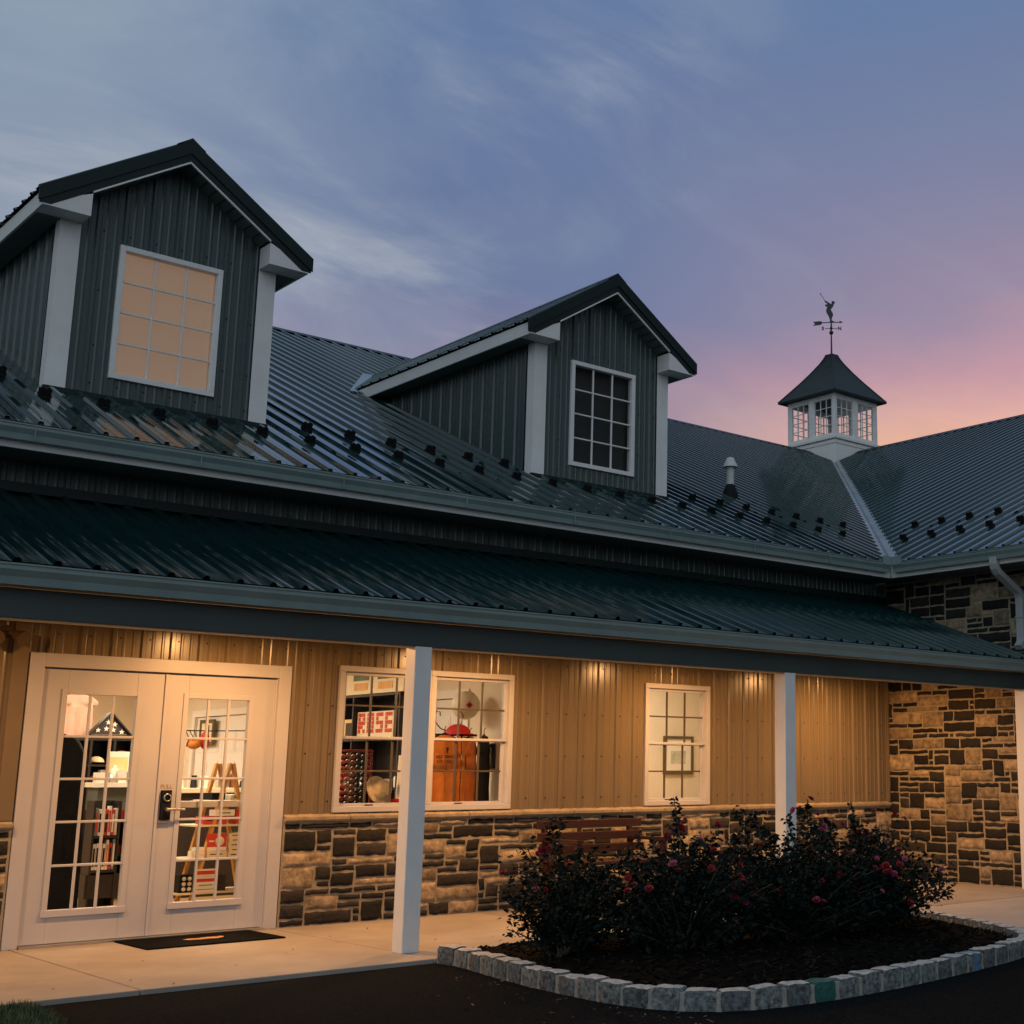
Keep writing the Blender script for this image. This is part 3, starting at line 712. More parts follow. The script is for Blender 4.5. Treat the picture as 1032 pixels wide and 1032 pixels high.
# ------------------------------------------------------------------ cupola on the ridge crossing
CU = bpy.data.objects.new('cupola', None); col.objects.link(CU); CU.parent = B; CU.location = (XRW, YR, 8.2)
g = MB(); h = .80
g.box(XRW-h, XRW+h, YR-h, YR+h, 7.8, 8.70); g.box(XRW-.86, XRW+.86, YR-.86, YR+.86, 8.70, 8.76)
for sx, sy in ((-1, 0), (0, -1), (1, 0), (0, 1)):            # recessed looking panel trim
    t_ = Vector((-sy, sx, 0)); n0 = Vector((sx, sy, 0)); c = Vector((XRW, YR, 8.64))+n0*(h+.010)
    g.obox(c, t_, .80, n0, .008, (0, 0, 1), .04)
part(g, 'base', WHITE, CU, bevel=.004)
g = MB(); h = .745; z0, z1 = 8.765, 9.80; gl = MB()
for sx, sy in ((-1, 0), (0, -1), (1, 0), (0, 1)):
    n0 = Vector((sx, sy, 0)); t_ = Vector((-sy, sx, 0)); c = Vector((XRW, YR, 0))+n0*(h-.05)
    def slab(a, b, za, zb, dd=.05, mm=0, nofs=0):
        g.obox(c+n0*nofs+t_*((a+b)/2)+Vector((0, 0, (za+zb)/2)), t_, (b-a)/2, n0, dd, (0, 0, 1), (zb-za)/2, mm)
    slab(-h+.075, h-.075, z0, z0+.07, .049); slab(-h+.075, h-.075, z1-.07, z1, .049)
    slab(-.05, .05, z0+.07, z1-.07, .05)
    for s_ in (-1, 1):
        lo, hi = sorted((s_*.05, s_*(h-.075)))
        slab(lo, lo+.04, z0+.07, z1-.07, .03); slab(hi-.04, hi, z0+.07, z1-.07, .03)
        slab(lo+.04, hi-.04, z0+.07, z0+.11, .03); slab(lo+.04, hi-.04, z1-.11, z1-.07, .03)
        for k in (1, 2): x = lo+.04+(hi-lo-.08)*k/3; slab(x-.008, x+.008, z0+.11, z1-.11, .012)
        for k in (1, 2, 3): z = z0+.11+(z1-z0-.22)*k/4; slab(lo+.04, hi-.04, z-.008, z+.008, .011)
        gl.obox(c+t_*((lo+hi)/2)+Vector((0, 0, (z0+z1)/2)), t_, (hi-lo)/2-.04, n0, .002, (0, 0, 1), (z1-z0-.22)/2)
for sx in (-1, 1):
    for sy in (-1, 1): g.box(*sorted((XRW+sx*h, XRW+sx*(h-.075))), *sorted((YR+sy*h, YR+sy*(h-.075))), z0, z1)
part(g, 'window_wall', WHITE, CU, bevel=.003); part(gl, 'pane', PANE, CU)
g = MB(); prof = [(.91, 9.80), (.91, 9.835)]+[(.91*f, 9.835+1.185*(1-t)) for t, f in ((.95, .945), (.8, .79), (.6, .585), (.4, .395), (.2, .225), (.1, .155), (0, .10))]+[(.02, 11.04)]
vs = [(XRW+a*r, YR+b*r, z) for r, z in prof for a, b in ((-1, -1), (1, -1), (1, 1), (-1, 1))]
g.add(vs, [(i*4+k, i*4+(k+1) % 4, (i+1)*4+(k+1) % 4, (i+1)*4+k) for i in range(len(prof)-1) for k in range(4)])
g.add([(XRW-.91, YR-.91, 9.80), (XRW+.91, YR-.91, 9.80), (XRW+.91, YR+.91, 9.80), (XRW-.91, YR+.91, 9.80)], [(3, 2, 1, 0)])
for a, b in ((-1, -1), (1, -1), (1, 1), (-1, 1)): g.tube([(XRW+a*r, YR+b*r, z+.004) for r, z in prof[1:-1]], .014, 6)
part(g, 'roof', COPR, CU)

# ------------------------------------------------------------------ weathervane
WV = thing('weathervane', 'black weathervane with a golfer in mid-swing above an arrow, on the cupola roof', 'weathervane', (XRW, YR, 11.03))
ux = Vector((.722, -.692, 0)); uy = Vector((0, 0, 1)); un = ux.cross(uy); O = Vector((XRW, YR, 0))
g = MB(); g.tube([O+Vector((0, 0, 11.02)), O+Vector((0, 0, 11.84))], [.022, .014], 10); g.ball(O+Vector((0, 0, 11.572)), .052); g.ball(O+Vector((0, 0, 11.675)), .034, sq=(1, 1, .8)); g.lathe([(.03, 11.69), (.018, 11.76), (.012, 11.80)], O, 10)
part(g, 'rod', BLACK, WV)
g = MB()
for d_ in (ux, un): g.bar(O+d_*-.15+uy*11.676, O+d_*.15+uy*11.676, .012, .012)
part(g, 'direction_arm', BLACK, WV)
for d_, body, s_ in ((ux, 'S', -1), (ux, 'N', 1), (un, 'W', -1), (un, 'E', 1)):
    g = MB(); c = O+d_*(.20*s_)+uy*11.676
    add_text(g, body, .115, c, ux if d_ is ux else un, uy, .008, bold=.0045); part(g, 'letter', BLACK, WV)
g = MB(); A = lambda x, z: O+ux*x+uy*z-un*.008
g.bar(O+ux*-.24+uy*11.822, O+ux*.22+uy*11.836, .018, .018)
g.prism([A(.20, 11.868), A(.285, 11.838), A(.20, 11.806)], un*.016)
g.prism([A(-.435, 11.842), A(-.25, 11.862), A(-.195, 11.818), A(-.25, 11.77), A(-.435, 11.745), A(-.385, 11.795)], un*.016)
part(g, 'arrow', BLACK, WV, fixn=True)
g = MB()                                                    # cut-out golfer seen against the sky
px = lambda x, y: ((x-548)/1032*70*.0238, 11.845+(578-y)/1032*70*.0238)
outl = [(528, 583), (526, 570), (532, 556), (516, 500), (496, 462), (478, 428), (474, 398), (484, 372), (494, 342), (466, 336), (462, 310), (490, 308), (498, 300), (478, 280), (456, 268), (458, 248), (472, 250), (500, 270), (528, 288), (556, 302), (560, 286), (558, 268), (566, 256), (584, 254), (602, 268), (610, 284), (596, 296), (588, 312), (586, 332), (572, 352), (552, 376), (546, 392), (562, 424), (576, 452), (578, 480), (568, 500), (560, 530), (556, 556), (578, 566), (594, 578), (592, 583)]
pts = [O+ux*px(x, y)[0]+uy*px(x, y)[1] for x, y in outl]
n = len(pts); top = [p-un*.012 for p in pts]; bot = [p+un*.012 for p in pts]
g.add(top+bot, [tuple(range(n)), tuple(range(2*n-1, n-1, -1))]+[(i, n+i, n+(i+1) % n, (i+1) % n) for i in range(n)])
part(g, 'golfer_figure', BLACK, WV)
g = MB(); a = O+ux*px(462, 252)[0]+uy*px(0, 252)[1]; b = O+ux*px(394, 142)[0]+uy*px(0, 142)[1]
g.tube([a, b], [.007, .006], 6); g.ball(b, .017, sq=(1, 1, .8)); part(g, 'golf_club', BLACK, WV)

# ------------------------------------------------------------------ entrance doors
DD = bpy.data.objects.new('double_door', None); col.objects.link(DD); DD.parent = B; DD.location = (.925, 0, 0)
g = MB()
g.box(-.111, -.006, -.030, .06, 0, 2.151); g.box(1.856, 1.963, -.030, .06, 0, 2.151); g.box(-.0055, 1.8555, -.0295, .06, 2.046, 2.1505)
g.box(.0065, 1.8435, .0605, .10, 2.0, 2.06); g.box(-.006, .006, .0, .10, 0, 2.046); g.box(1.844, 1.856, .0, .10, 0, 2.046)
part(g, 'door_frame', DOORW, DD, bevel=.004)
g = MB(); g.box(-.0, 1.85, -.06, .12, .001, .016); part(g, 'threshold', STEEL, DD)
GL = [(.185, .704), (1.112, 1.622)]
for (x0, x1), (g0, g1) in zip(((.004, .9225), (.9275, 1.846)), GL):
    g = MB(); y0, y1, z0, z1, b0, b1 = .012, .057, .02, 2.038, .258, 1.850
    g.box(x0, g0, y0, y1, z0, z1); g.box(g1, x1, y0, y1, z0, z1); g.box(g0, g1, y0, y1, z0, b0); g.box(g0, g1, y0, y1, b1, z1)
    for a, b, c, d_ in ((g0-.040, g0, b0-.045, b1+.040), (g1, g1+.040, b0-.045, b1+.040)): g.box(a, b, y0-.010, y0-.0005, c, d_)
    g.box(g0, g1, y0-.0105, y0-.0005, b1, b1+.040); g.box(g0-.046, g1+.046, y0-.018, y0-.0006, b0-.050, b0)
    for k in (1, 2): x = g0+(g1-g0)*k/3; g.box(x-.009, x+.009, y0-.004, y0+.020, b0, b1)
    for k in (1, 2, 3, 4): z = b0+(b1-b0)*k/5; g.box(g0, g1, y0-.0035, y0+.0195, z-.009, z+.009)
    part(g, 'door_leaf', DOORW, DD, bevel=.003)
    g = MB(); g.box(g0, g1, .033, .038, b0, b1); part(g, 'glass', PANE, DD)
g = MB(); g.box(.9145, .9355, -.002, .0115, .02, 2.036); part(g, 'astragal', DOORW, DD, bevel=.003)
g = MB()
g.box(.952, 1.028, -.022, .0115, .893, 1.124, 0)
g.lathe([(.031, 0), (.031, .012), (.022, .014), (.022, .006)], (0, 0, 0), 20, 1)
k = len(g.v)-80
for i in range(k, len(g.v)): x, y, z = g.v[i]; g.v[i] = (.992+x, -.022-z, 1.066+y)
g.tube([(.992, -.020, .975), (.992, -.062, .975)], .016, 12, 1); g.tube([(.984, -.060, .976), (1.06, -.062, .975), (1.125, -.058, .973)], [.012, .010, .008], 10, 1)
g.box(.940, 1.040, -.014, .0114, .870, .890, 1)
add_text(g, 'PULL', .042, (.992, .0105, 1.153), (1, 0, 0), (0, 0, 1), .0015, 2)
part(g, 'door_handle', [BLKP, STEEL, mat('pull_lettering', (.42, .27, .14), .6)], DD, bevel=.002)
g = MB(); g.box(.98, 1.80, .085, .135, .983, 1.036); g.box(.98, 1.04, .058, .085, .98, 1.04); g.box(1.74, 1.80, .058, .085, .98, 1.04); g.box(.05, .87, .085, .135, .983, 1.036) if False else None
part(g, 'push_bar', mat('push_bar_metal', (.55, .48, .38), .4, .4), DD, bevel=.004)

# ------------------------------------------------------------------ ground floor windows
def window(x0, x1, label):
    Wn = bpy.data.objects.new('window', None); col.objects.link(Wn); Wn.parent = B; Wn.location = ((x0+x1)/2, 0, WZ0); Wn['label'] = label
    f = .05; g = MB()
    g.box(x0, x1, -.034, .10, WZ0, WZ0+f); g.box(x0, x1, -.034, .10, WZ1-f, WZ1); g.box(x0, x0+f, -.034, .10, WZ0+f, WZ1-f); g.box(x1-f, x1, -.034, .10, WZ0+f, WZ1-f)
    part(g, 'frame', DOORW, Wn, bevel=.004)
    a, b, zm = x0+f, x1-f, 1.556
    for z0, z1, yy, nm in ((zm-.005, WZ1-f, .004, 'upper_sash'), (WZ0+f, zm+.018, .034, 'lower_sash')):
        g = MB(); t_ = .030
        g.box(a, b, yy, yy+.028, z0, z0+t_*.8); g.box(a, b, yy, yy+.028, z1-t_, z1); g.box(a, a+t_, yy, yy+.028, z0+t_*.8, z1-t_); g.box(b-t_, b, yy, yy+.028, z0+t_*.8, z1-t_)
        if nm == 'lower_sash': g.box(a+.28, a+.36, yy-.012, yy, z0+.004, z0+.014, 1)
        for k in (1, 2): x = a+t_+(b-a-2*t_)*k/3; g.box(x-.008, x+.008, yy+.004, yy+.022, z0+t_*.8, z1-t_, 1)
        z = (z0+z1)/2; g.box(a+t_, b-t_, yy+.005, yy+.021, z-.008, z+.008, 1)
        part(g, nm, [DOORW, MUNT], Wn, bevel=.002)
        g = MB(); g.box(a+t_, b-t_, yy+.011, yy+.015, z0+t_*.8, z1-t_); part(g, 'pane', PANE, Wn)
window(*WINS[0], 'window with dark shelves and red lettering inside'); window(*WINS[1], 'window with orange shirts inside'); window(*WINS[2], 'window with a framed picture inside')

# ------------------------------------------------------------------ rooms behind the glass
XP = 4.8
g = MB()
g.box(-2.6, -2.5, .15, 11, 0, 2.72); g.box(-2.6, XP+.12, 11, 11.1, 0, 2.72)
for y0, y1, z0 in ((.15, 1.72, 0), (1.72, 2.36, 2.06), (2.36, 7.1, 0), (7.1, 8.92, 2.05), (8.92, 11, 0)): g.box(XP, XP+.12, y0, y1, z0, 2.72)
g.box(XP+.12, XC-.02, 2.2, 2.3, 0, 2.72); g.box(8.75, 8.85, .15, 2.2, 0, 2.72)
part(g, 'interior_wall', WALLI, B)
g = MB(); g.box(-2.6, XC-.02, .15, 11.1, -.02, -.001); part(g, 'shop_floor', FLOORI, B)
g = MB(); g.box(-2.6, XC-.02, .15, 11.1, 2.72, 2.80); part(g, 'shop_ceiling', CEILI, B)
for x, y, e in ((-.6, 2.4, 50), (2.2, 2.4, 62), (2.2, 5.6, 62), (-.3, 6.0, 45), (2.6, 8.8, 62), (6.9, 1.1, 36)):
    g = MB(); sx, sy = (.55, .28) if y < 1.5 else (.6, .6)
    g.box(x-sx, x+sx, y-sy, y+sy, 2.695, 2.719, 0); g.box(x-sx+.03, x+sx-.03, y-sy+.03, y+sy-.03, 2.690, 2.695, 1)
    part(g, 'ceiling_light', [WHITE, LAMPI], B)
    light('ceiling_lamp', 'AREA', (x, y, 2.68), e*1.3, (1, .77, .53), B, size=2*sx-.1, sizey=2*sy-.1)
# doors of the partition
def panel_door(name, y0, y1, leaves, zt, lab):
    g = MB(); x = XP+.03
    for i in range(leaves):
        a = y0+(y1-y0)*i/leaves; b = y0+(y1-y0)*(i+1)/leaves
        g.box(x, x+.04, a+.004, b-.004, .01, zt-.004)
        for (za, zb) in ((.18, .75), (.87, 1.42), (1.54, 1.86)):
            for q in (0, 1):
                c = a+.11+(b-a-.2)*q/2; d_ = c+(b-a-.2)/2-.03
                g.box(x-.008, x-.0005, c, d_, za, zb); g.box(x-.013, x-.008, c+.03, d_-.03, za+.03, zb-.03)
    for a, b, c, d_ in ((y0-.09, y0, 0, zt+.09), (y1, y1+.09, 0, zt+.09)): g.box(XP-.02, XP-.001, a, b, c, d_)
    g.box(XP-.0205, XP-.001, y0, y1, zt, zt+.09)
    g.ball((x-.05, y0+.08, 1.0), .03, m=1)
    o = part(g, name, [CEILI, STEEL], B, bevel=.002); o['label'] = lab
panel_door('interior_door', 7.1, 8.92, 2, 2.05, 'pair of white six-panel interior doors'); panel_door('interior_door', 1.72, 2.36, 1, 2.06, 'single white interior door')

def item(name, label, cat, loc, group=None): return thing(name, label, cat, loc, group)
# --- seen through the left leaf
T = item('garment_rack', 'dark coats hanging on a rack just inside the left glass door', 'clothes rack', (.62, 1.2, 0))
g = MB(); g.tube([(.18, 1.05, 0), (.18, 1.05, 1.62)], .014); g.tube([(.18, 1.62, 0), (.18, 1.62, 1.62)], .014); g.tube([(.18, 1.0, 1.6), (.18, 1.7, 1.6)], .012); part(g, 'rail', BLACK, T)
rr = random.Random(9)
for k in range(7):
    g = MB(); y = 1.0+.1*k; a = rr.uniform(-.03, .03); vs = []
    prof = [(0.05, 1.58), (.18, 1.53), (.25, 1.40), (.24, 1.1), (.26, .7), (.27, .15)]
    for hw, z in prof:
        for j in range(9):
            f = -1+2*j/8; vs.append((.42+f*hw*1.15, y+a+.018*math.sin(j*1.9+z*3+k), z+.01*math.sin(j*2)))
    for hw, z in prof:
        for j in range(9):
            f = -1+2*j/8; vs.append((.42+f*hw*1.15, y+a+.05+.018*math.sin(j*1.9+z*3+k), z))
    fs = [(i*9+j, i*9+j+1, i*9+j+10, i*9+j+9) for i in range(5) for j in range(8)]; fs += [tuple(54+q for q in f) for f in fs]
    fs += [(i*9, i*9+9, 54+i*9+9, 54+i*9) for i in range(5)]+[(i*9+8, 54+i*9+8, 54+i*9+17, i*9+17) for i in range(5)]+[(j, 54+j, 55+j, j+1) for j in range(8)]
    g.add(vs, fs, 0, True); part(g, 'coat', DCLOTH, T)
T = item('bookcase', 'tall dark bookcase with open cubbies behind the left glass door', 'bookcase', (1.75, 3.7, 0))
g = MB(); bx0, bx1, by0, by1 = 1.2, 2.5, 3.5, 3.9
g.box(bx0, bx1, by1-.02, by1, .24, 1.62); part(g, 'back_panel', DWOOD, T)
g = MB()
for x in (bx0, 1.55, 1.78, 2.02, 2.48): g.box(x, x+.025, by0, by1-.021, 0 if x in (bx0, 2.48) else .24, 1.60)
for z in (.24, .45, .8, 1.17, 1.34, 1.60): g.box(bx0+.026, bx1-.001, by0+.002, by1-.022, z-.02, z)
part(g, 'shelf', DWOOD, T)
def cap(name, label, c, r, m, group='caps in the dark cubbies'):
    T = item(name, label, 'cap', c, group); g = MB(); n = 14; vs = []
    for i in range(6):
        th = math.pi/2*i/5
        for j in range(n): ph = 2*math.pi*j/n; vs.append((c[0]+r*math.cos(th)*math.cos(ph), c[1]+r*1.1*math.cos(th)*math.sin(ph), c[2]+r*.85*math.sin(th)))
    g.add(vs, [(i*n+j, i*n+(j+1) % n, (i+1)*n+(j+1) % n, (i+1)*n+j) for i in range(5) for j in range(n)], 0, True); part(g, 'crown', m, T)
    g = MB(); g.prism([(c[0]+r*.8*math.cos(a), c[1]-r*.55+r*1.1*math.sin(a)*(1 if math.sin(a) < 0 else .1), c[2]+.004) for a in [math.pi*2*q/16 for q in range(16)]], (0, 0, .006)); part(g, 'brim', m, T)
cap('baseball_cap', 'cream cap in the top left cubby of the dark bookcase', (1.665, 3.62, 1.36), .075, STRAW)
cap('baseball_cap', 'tan cap in the cubby below the cream cap', (1.665, 3.62, 1.18), .075, BEADB)
cap('baseball_cap', 'orange cap in the middle cubby of the dark bookcase', (1.90, 3.62, 1.42), .075, TERRA)
cap('baseball_cap', 'red cap at the right end of the dark bookcase', (2.2, 3.62, 1.42), .075, REDC)
T = item('flag_case', 'triangular flag display case with white stars on top of the dark bookcase', 'flag case', (1.76, 3.6, 1.625))
g = MB(); P3 = lambda x, z, y: (x, y, z)
tri = [(1.55, 1.632), (1.975, 1.632), (1.755, 1.865)]
g.prism([P3(x, z, 3.58) for x, z in [(1.58, 1.645), (1.945, 1.645), (1.755, 1.845)]], (0, .06, 0), 0)
for (a, b), (c, d_) in ((tri[0], tri[1]), (tri[1], tri[2]), (tri[2], tri[0])): g.bar((a, 3.60, b), (c, 3.60, d_), .09, .016, (0, 1, 0), 1) if False else g.bar((a, 3.60, b), (c, 3.60, d_), .014, .10, (0, 1, 0), 1)
for sx_, sz_ in ((1.64, 1.685), (1.72, 1.70), (1.79, 1.69), (1.875, 1.67), (1.735, 1.765), (1.80, 1.745)):
    st = []
    for q in range(10):
        rr_ = .030 if q % 2 == 0 else .012; a = math.pi/2+q*math.pi/5; st.append((sx_+rr_*math.cos(a), 3.576, sz_+rr_*math.sin(a)))
    g.prism(st, (0, .003, 0), 2)
part(g, 'case', [FLNAVY, DWOOD, FLSTAR], T, fixn=True)
def shirt(name, label, c, wd, h, m, ang=0, texts=None, group=None):
    """a hanging T-shirt with short sleeves and soft folds; c is the collar point"""
    T = item(name, label, 'shirt', c, group); g = MB(); ux_ = Vector((math.cos(ang), math.sin(ang), 0)); un_ = Vector((math.sin(ang), -math.cos(ang), 0)); rows = []
    pr = [(.16, 0), (.30, -.035), (.46, -.08), (.62, -.17), (.63, -.26), (.50, -.265), (.485, -.34), (.49, -.55), (.50, -.8), (.52, -1.0)]
    for sgn in (1, -1):
        for hw, dz in pr:
            rows.append([Vector(c)+ux_*(hw*wd*(-1+j/6))+Vector((0, 0, dz*h))+un_*(sgn*(.035*math.sqrt(max(0, 1-(-1+j/6)**2))+.004)+(.020*math.sin(j*1.7+c[0]*9)+.012*math.sin(j*2.9+dz*3+c[1]*7))*min(1, -dz*2)) for j in range(13)])
    vs = [v for r in rows for v in r]; n = len(pr)
    fs = [(b*13*n+i*13+j, b*13*n+i*13+j+1, b*13*n+(i+1)*13+j+1, b*13*n+(i+1)*13+j) for b in (0, 1) for i in range(n-1) for j in range(12)]
    g.add(vs, fs, 0, True)
    if texts:
        for body, size, dz in texts: add_text(g, body, size, Vector(c)+Vector((0, 0, dz))+un_*.048, ux_, (0, 0, 1), .002, 1)
        g.ball(Vector(c)+Vector((.01, 0, -.135))+un_*.05, .014, m=1, sq=(1, .3, 1)); g.prism([Vector(c)+Vector((.003, 0, -.15))+un_*.05, Vector(c)+Vector((.017, 0, -.15))+un_*.05, Vector(c)+Vector((.01, 0, -.185))+un_*.05], un_*.004, 1)
    part(g, 'body', [m, DWOOD], T)
    g = MB(); g.tube([Vector(c)-ux_*.17*wd/.45+Vector((0, 0, -.03)), Vector(c)+Vector((0, 0, .02)), Vector(c)+ux_*.17*wd/.45+Vector((0, 0, -.03))], .008, 8); g.tube([Vector(c)+Vector((0, 0, .02)), Vector(c)+Vector((0, 0, .07)), Vector(c)+un_*.02+Vector((0, 0, .09))], .004, 6)
    part(g, 'hanger', BLKP, T); return T
shirt('shirt', 'peach shirt hanging above the dark coats behind the left glass door', (1.50, 3.86, 2.06), .34, .44, PEACH)
T = item('counter', 'white topped counter with grey front behind the left glass door', 'counter', (1.75, 3.0, 0))
g = MB(); g.box(1.42, 1.98, 2.85, 3.25, 1.12, 1.165); part(g, 'top', OPAPER, T); g = MB(); g.box(1.46, 1.95, 2.9, 3.2, .9, 1.119); part(g, 'front', mat('counter_front', (.09, .11, .10), .6), T)
T = item('notice', 'yellow notice standing on the white counter', 'notice', (1.64, 2.95, 1.165))
g = MB(); g.box(1.535, 1.745, 2.945, 2.955, 1.166, 1.462, 0); g.box(1.565, 1.735, 2.942, 2.9445, 1.20, 1.41, 1); g.box(1.60, 1.62, 2.944, 3.02, 1.166, 1.30, 0)
part(g, 'card', [OPAPER, PAPER], T)
T = item('display_rack', 'narrow rack of red, white and grey packets below the white counter', 'rack', (1.4, 2.45, 0))
g = MB(); g.box(1.27, 1.29, 2.4, 2.6, 0, 1.0); g.box(1.50, 1.52, 2.4, 2.6, 0, 1.0)
for z in (.37, .68): g.box(1.291, 1.499, 2.4, 2.6, z-.02, z)
g.box(1.291, 1.499, 2.59, 2.6, 0, 1.0); g.box(1.25, 1.56, 2.41, 2.62, .12, .33)
part(g, 'frame', DWOOD, T)
for z0 in (.375, .685):
    for k in range(7):
        g = MB(); x = 1.296+.029*k; h_ = .23+.05*rr.random(); g.box(x, x+.024, 2.41, 2.47, z0, z0+h_, 0); g.box(x+.004, x+.020, 2.4085, 2.4095, z0+.03, z0+h_-.04, 1)
        part(g, 'packet', [rr.choice([OPAPER, REDP, GUT, OPAPER]), rr.choice([REDP, OPAPER, TERRA, BLKP])], T)

# --- seen through the right leaf: ladder shelf with golf ball boxes
T = item('ladder_shelf', 'pine A-frame ladder shelf behind the right glass door', 'shelf', (2.13, 1.6, 0))
for y in (1.45, 1.75):
    for s_ in (-1, 1):
        g = MB(); g.bar((2.135+s_*.012, y, 1.345), (2.135+s_*.315, y, 0), .028, .050, (0, 1, 0)); part(g, 'leg', PINE, T)
for z, a, b in ((.205, 1.70, 2.50), (.50, 1.76, 2.48), (.795, 1.83, 2.42), (1.012, 1.94, 2.35)):
    g = MB(); g.box(a, b, 1.40, 1.80, z-.018, z); part(g, 'shelf', CREAM, T, bevel=.003)
def gbox(label, x0, x1, y0, y1, z0, z1, m, name='ball_box', deco=None):
    T = item(name, label, 'box', ((x0+x1)/2, (y0+y1)/2, z0), 'boxes on the ladder shelf'); g = MB(); g.box(x0, x1, y0, y1, z0+.0005, z1, 0)
    mats = [m, OPAPER, REDP, BALLW, BLKP]
    if deco == 'ball':
        g.ball(((x0+x1)/2+.025, y0, (z0+z1)/2+.005), .042, m=3, sq=(1, .35, 1)); g.box(x0, x1, y0-.002, y0-.0005, z0, z0+.03, 1); g.box(x0+.012, x0+.06, y0-.003, y0-.0005, (z0+z1)/2, (z0+z1)/2+.014, 3)
    if deco == 'sheet':
        for a, b, c, q in ((.76, .93, 2, 0), (.44, .58, 2, 0), (.28, .31, 4, .3), (.10, .12, 4, .1), (.64, .70, 3, .2)):
            g.box(x0+.012+q*.1, x1-.012-q*.1, y0-.002, y0-.0005, z0+(z1-z0)*a, z0+(z1-z0)*b, c)
    if deco == 'line': g.box(x0+.03, x1-.04, y0-.0015, y0-.0005, (z0+z1)/2-.004, (z0+z1)/2+.004, 4)
    if deco == 'balls':
        for i in range(2):
            for k in range(3): g.ball((x0+.04+.05*i, y0-.004, z0+.03+.045*k), .018, m=3)
    part(g, 'carton', mats, T)
gbox('red box with a golf ball picture leaning on the middle shelf', 1.95, 2.125, 1.42, 1.45, .565, .715, REDP, deco='ball')
gbox('flat cream box under the red box with the ball picture', 1.945, 2.13, 1.405, 1.52, .501, .562, CREAM, deco='line')
for k in range(5): gbox(['lowest', 'second lowest', 'middle', 'second highest', 'topmost'][k]+' cream box in the stack on the middle shelf', 2.145+.008*(k % 2), 2.345+.006*(k % 3), 1.42, 1.60, .501+.043*k, .501+.043*(k+1)-.001, CREAM, deco='line')
for k in range(3): gbox(['lowest', 'middle', 'topmost'][k]+' small white box at the left end of the middle shelf', 1.81+.03*(k == 2), 1.925, 1.41, 1.5, .501+.032*k, .501+.032*(k+1)-.001, OPAPER)
gbox('white price card with red bands on the bottom shelf', 1.850, 2.06, 1.405, 1.42, .206, .405, OPAPER, 'price_card', 'sheet')
gbox('black box of white balls at the left end of the bottom shelf', 1.725, 1.84, 1.43, 1.55, .206, .360, BLKP, deco='balls')
gbox('brown box behind the price card on the bottom shelf', 2.02, 2.16, 1.45, 1.6, .206, .340, BROWN, deco='line')
gbox('white box open on the second highest shelf', 2.0, 2.18, 1.41, 1.55, .870, .925, OPAPER, deco='line'); gbox('red box under the open white box on the second highest shelf', 1.90, 2.12, 1.43, 1.6, .796, .868, REDP, deco='line')
gbox('red and white box at the right end of the second highest shelf', 2.20, 2.38, 1.42, 1.58, .796, .925, REDP, deco='line')
gbox('dark box on the top shelf of the ladder', 1.98, 2.10, 1.46, 1.7, 1.013, 1.075, BLKP, deco='line'); gbox('white box on the top shelf of the ladder', 2.15, 2.31, 1.46, 1.7, 1.013, 1.06, OPAPER, deco='line')
T = item('sales_counter', 'brown counter with pale top and small goods behind the right glass door', 'counter', (2.3, 3.4, 0))
g = MB(); g.box(2.0, 3.9, 3.3, 3.9, 0, 1.05); part(g, 'cabinet', BROWN, T); g = MB(); g.box(1.96, 3.94, 3.26, 3.94, 1.051, 1.10); part(g, 'top', CREAM, T, bevel=.004)
for k in range(16):
    g = MB(); x = 2.05+.11*k+rr.uniform(-.02, .02); h_ = rr.uniform(.05, .16); q = rr.choice([0, 1, 2])
    if q: g.tube([(x, 3.45, 1.101), (x, 3.45, 1.10+h_)], [.035, .025], 10)
    else: g.box(x-.04, x+.04, 3.4, 3.5, 1.101, 1.10+h_)
    o = part(g, 'trinket', rr.choice([BLACK, OPAPER, STEEL, BEADB, STRAW]), item('counter_goods', 'small goods lined up along the brown counter', 'goods', (x, 3.45, 1.10), 'goods on the brown counter'))
T = item('picture', 'dark framed picture hanging in front of the white panel doors', 'picture', (XP-.15, 8.3, 1.6))
g = MB()
for a, b, c, d_ in ((8.14, 8.62, 1.64, 1.69), (8.14, 8.62, 1.95, 2.0), (8.14, 8.19, 1.69, 1.95), (8.57, 8.62, 1.69, 1.95)): g.box(XP-.06, XP-.025, a, b, c, d_)
part(g, 'frame', OLIVE, T); g = MB(); g.box(XP-.05, XP-.026, 8.19, 8.57, 1.69, 1.95, 0); g.box(XP-.056, XP-.0505, 8.3, 8.42, 1.72, 1.92, 1); part(g, 'image', [CREAM, BROWN], T)
T = item('wire_rack', 'wire rack with a red and an orange cap hanging left of the picture', 'rack', (3.6, 6.9, 1.75))
g = MB()
for k in range(7): a = k*.9; g.tube([(3.42+.05*k, 6.3, 1.78), (3.44+.05*k, 6.25+.05*math.sin(a), 1.68), (3.41+.05*k+.03*math.sin(a*2), 6.28, 1.58)], .006, 6)
g.tube([(3.38, 6.3, 1.78), (3.9, 6.3, 1.78)], .008, 6); g.tube([(3.9, 6.3, 1.78), (4.79, 6.3, 1.80)], .008, 6)
part(g, 'wire', BLACK, T); g = MB(); g.ball((3.73, 6.28, 1.62), .085, sq=(1.1, 1, .85)); part(g, 'orange_cap', TERRA, T); g = MB(); g.ball((3.86, 6.28, 1.66), .07, sq=(.8, 1, 1.6)); part(g, 'red_cap', REDC, T)

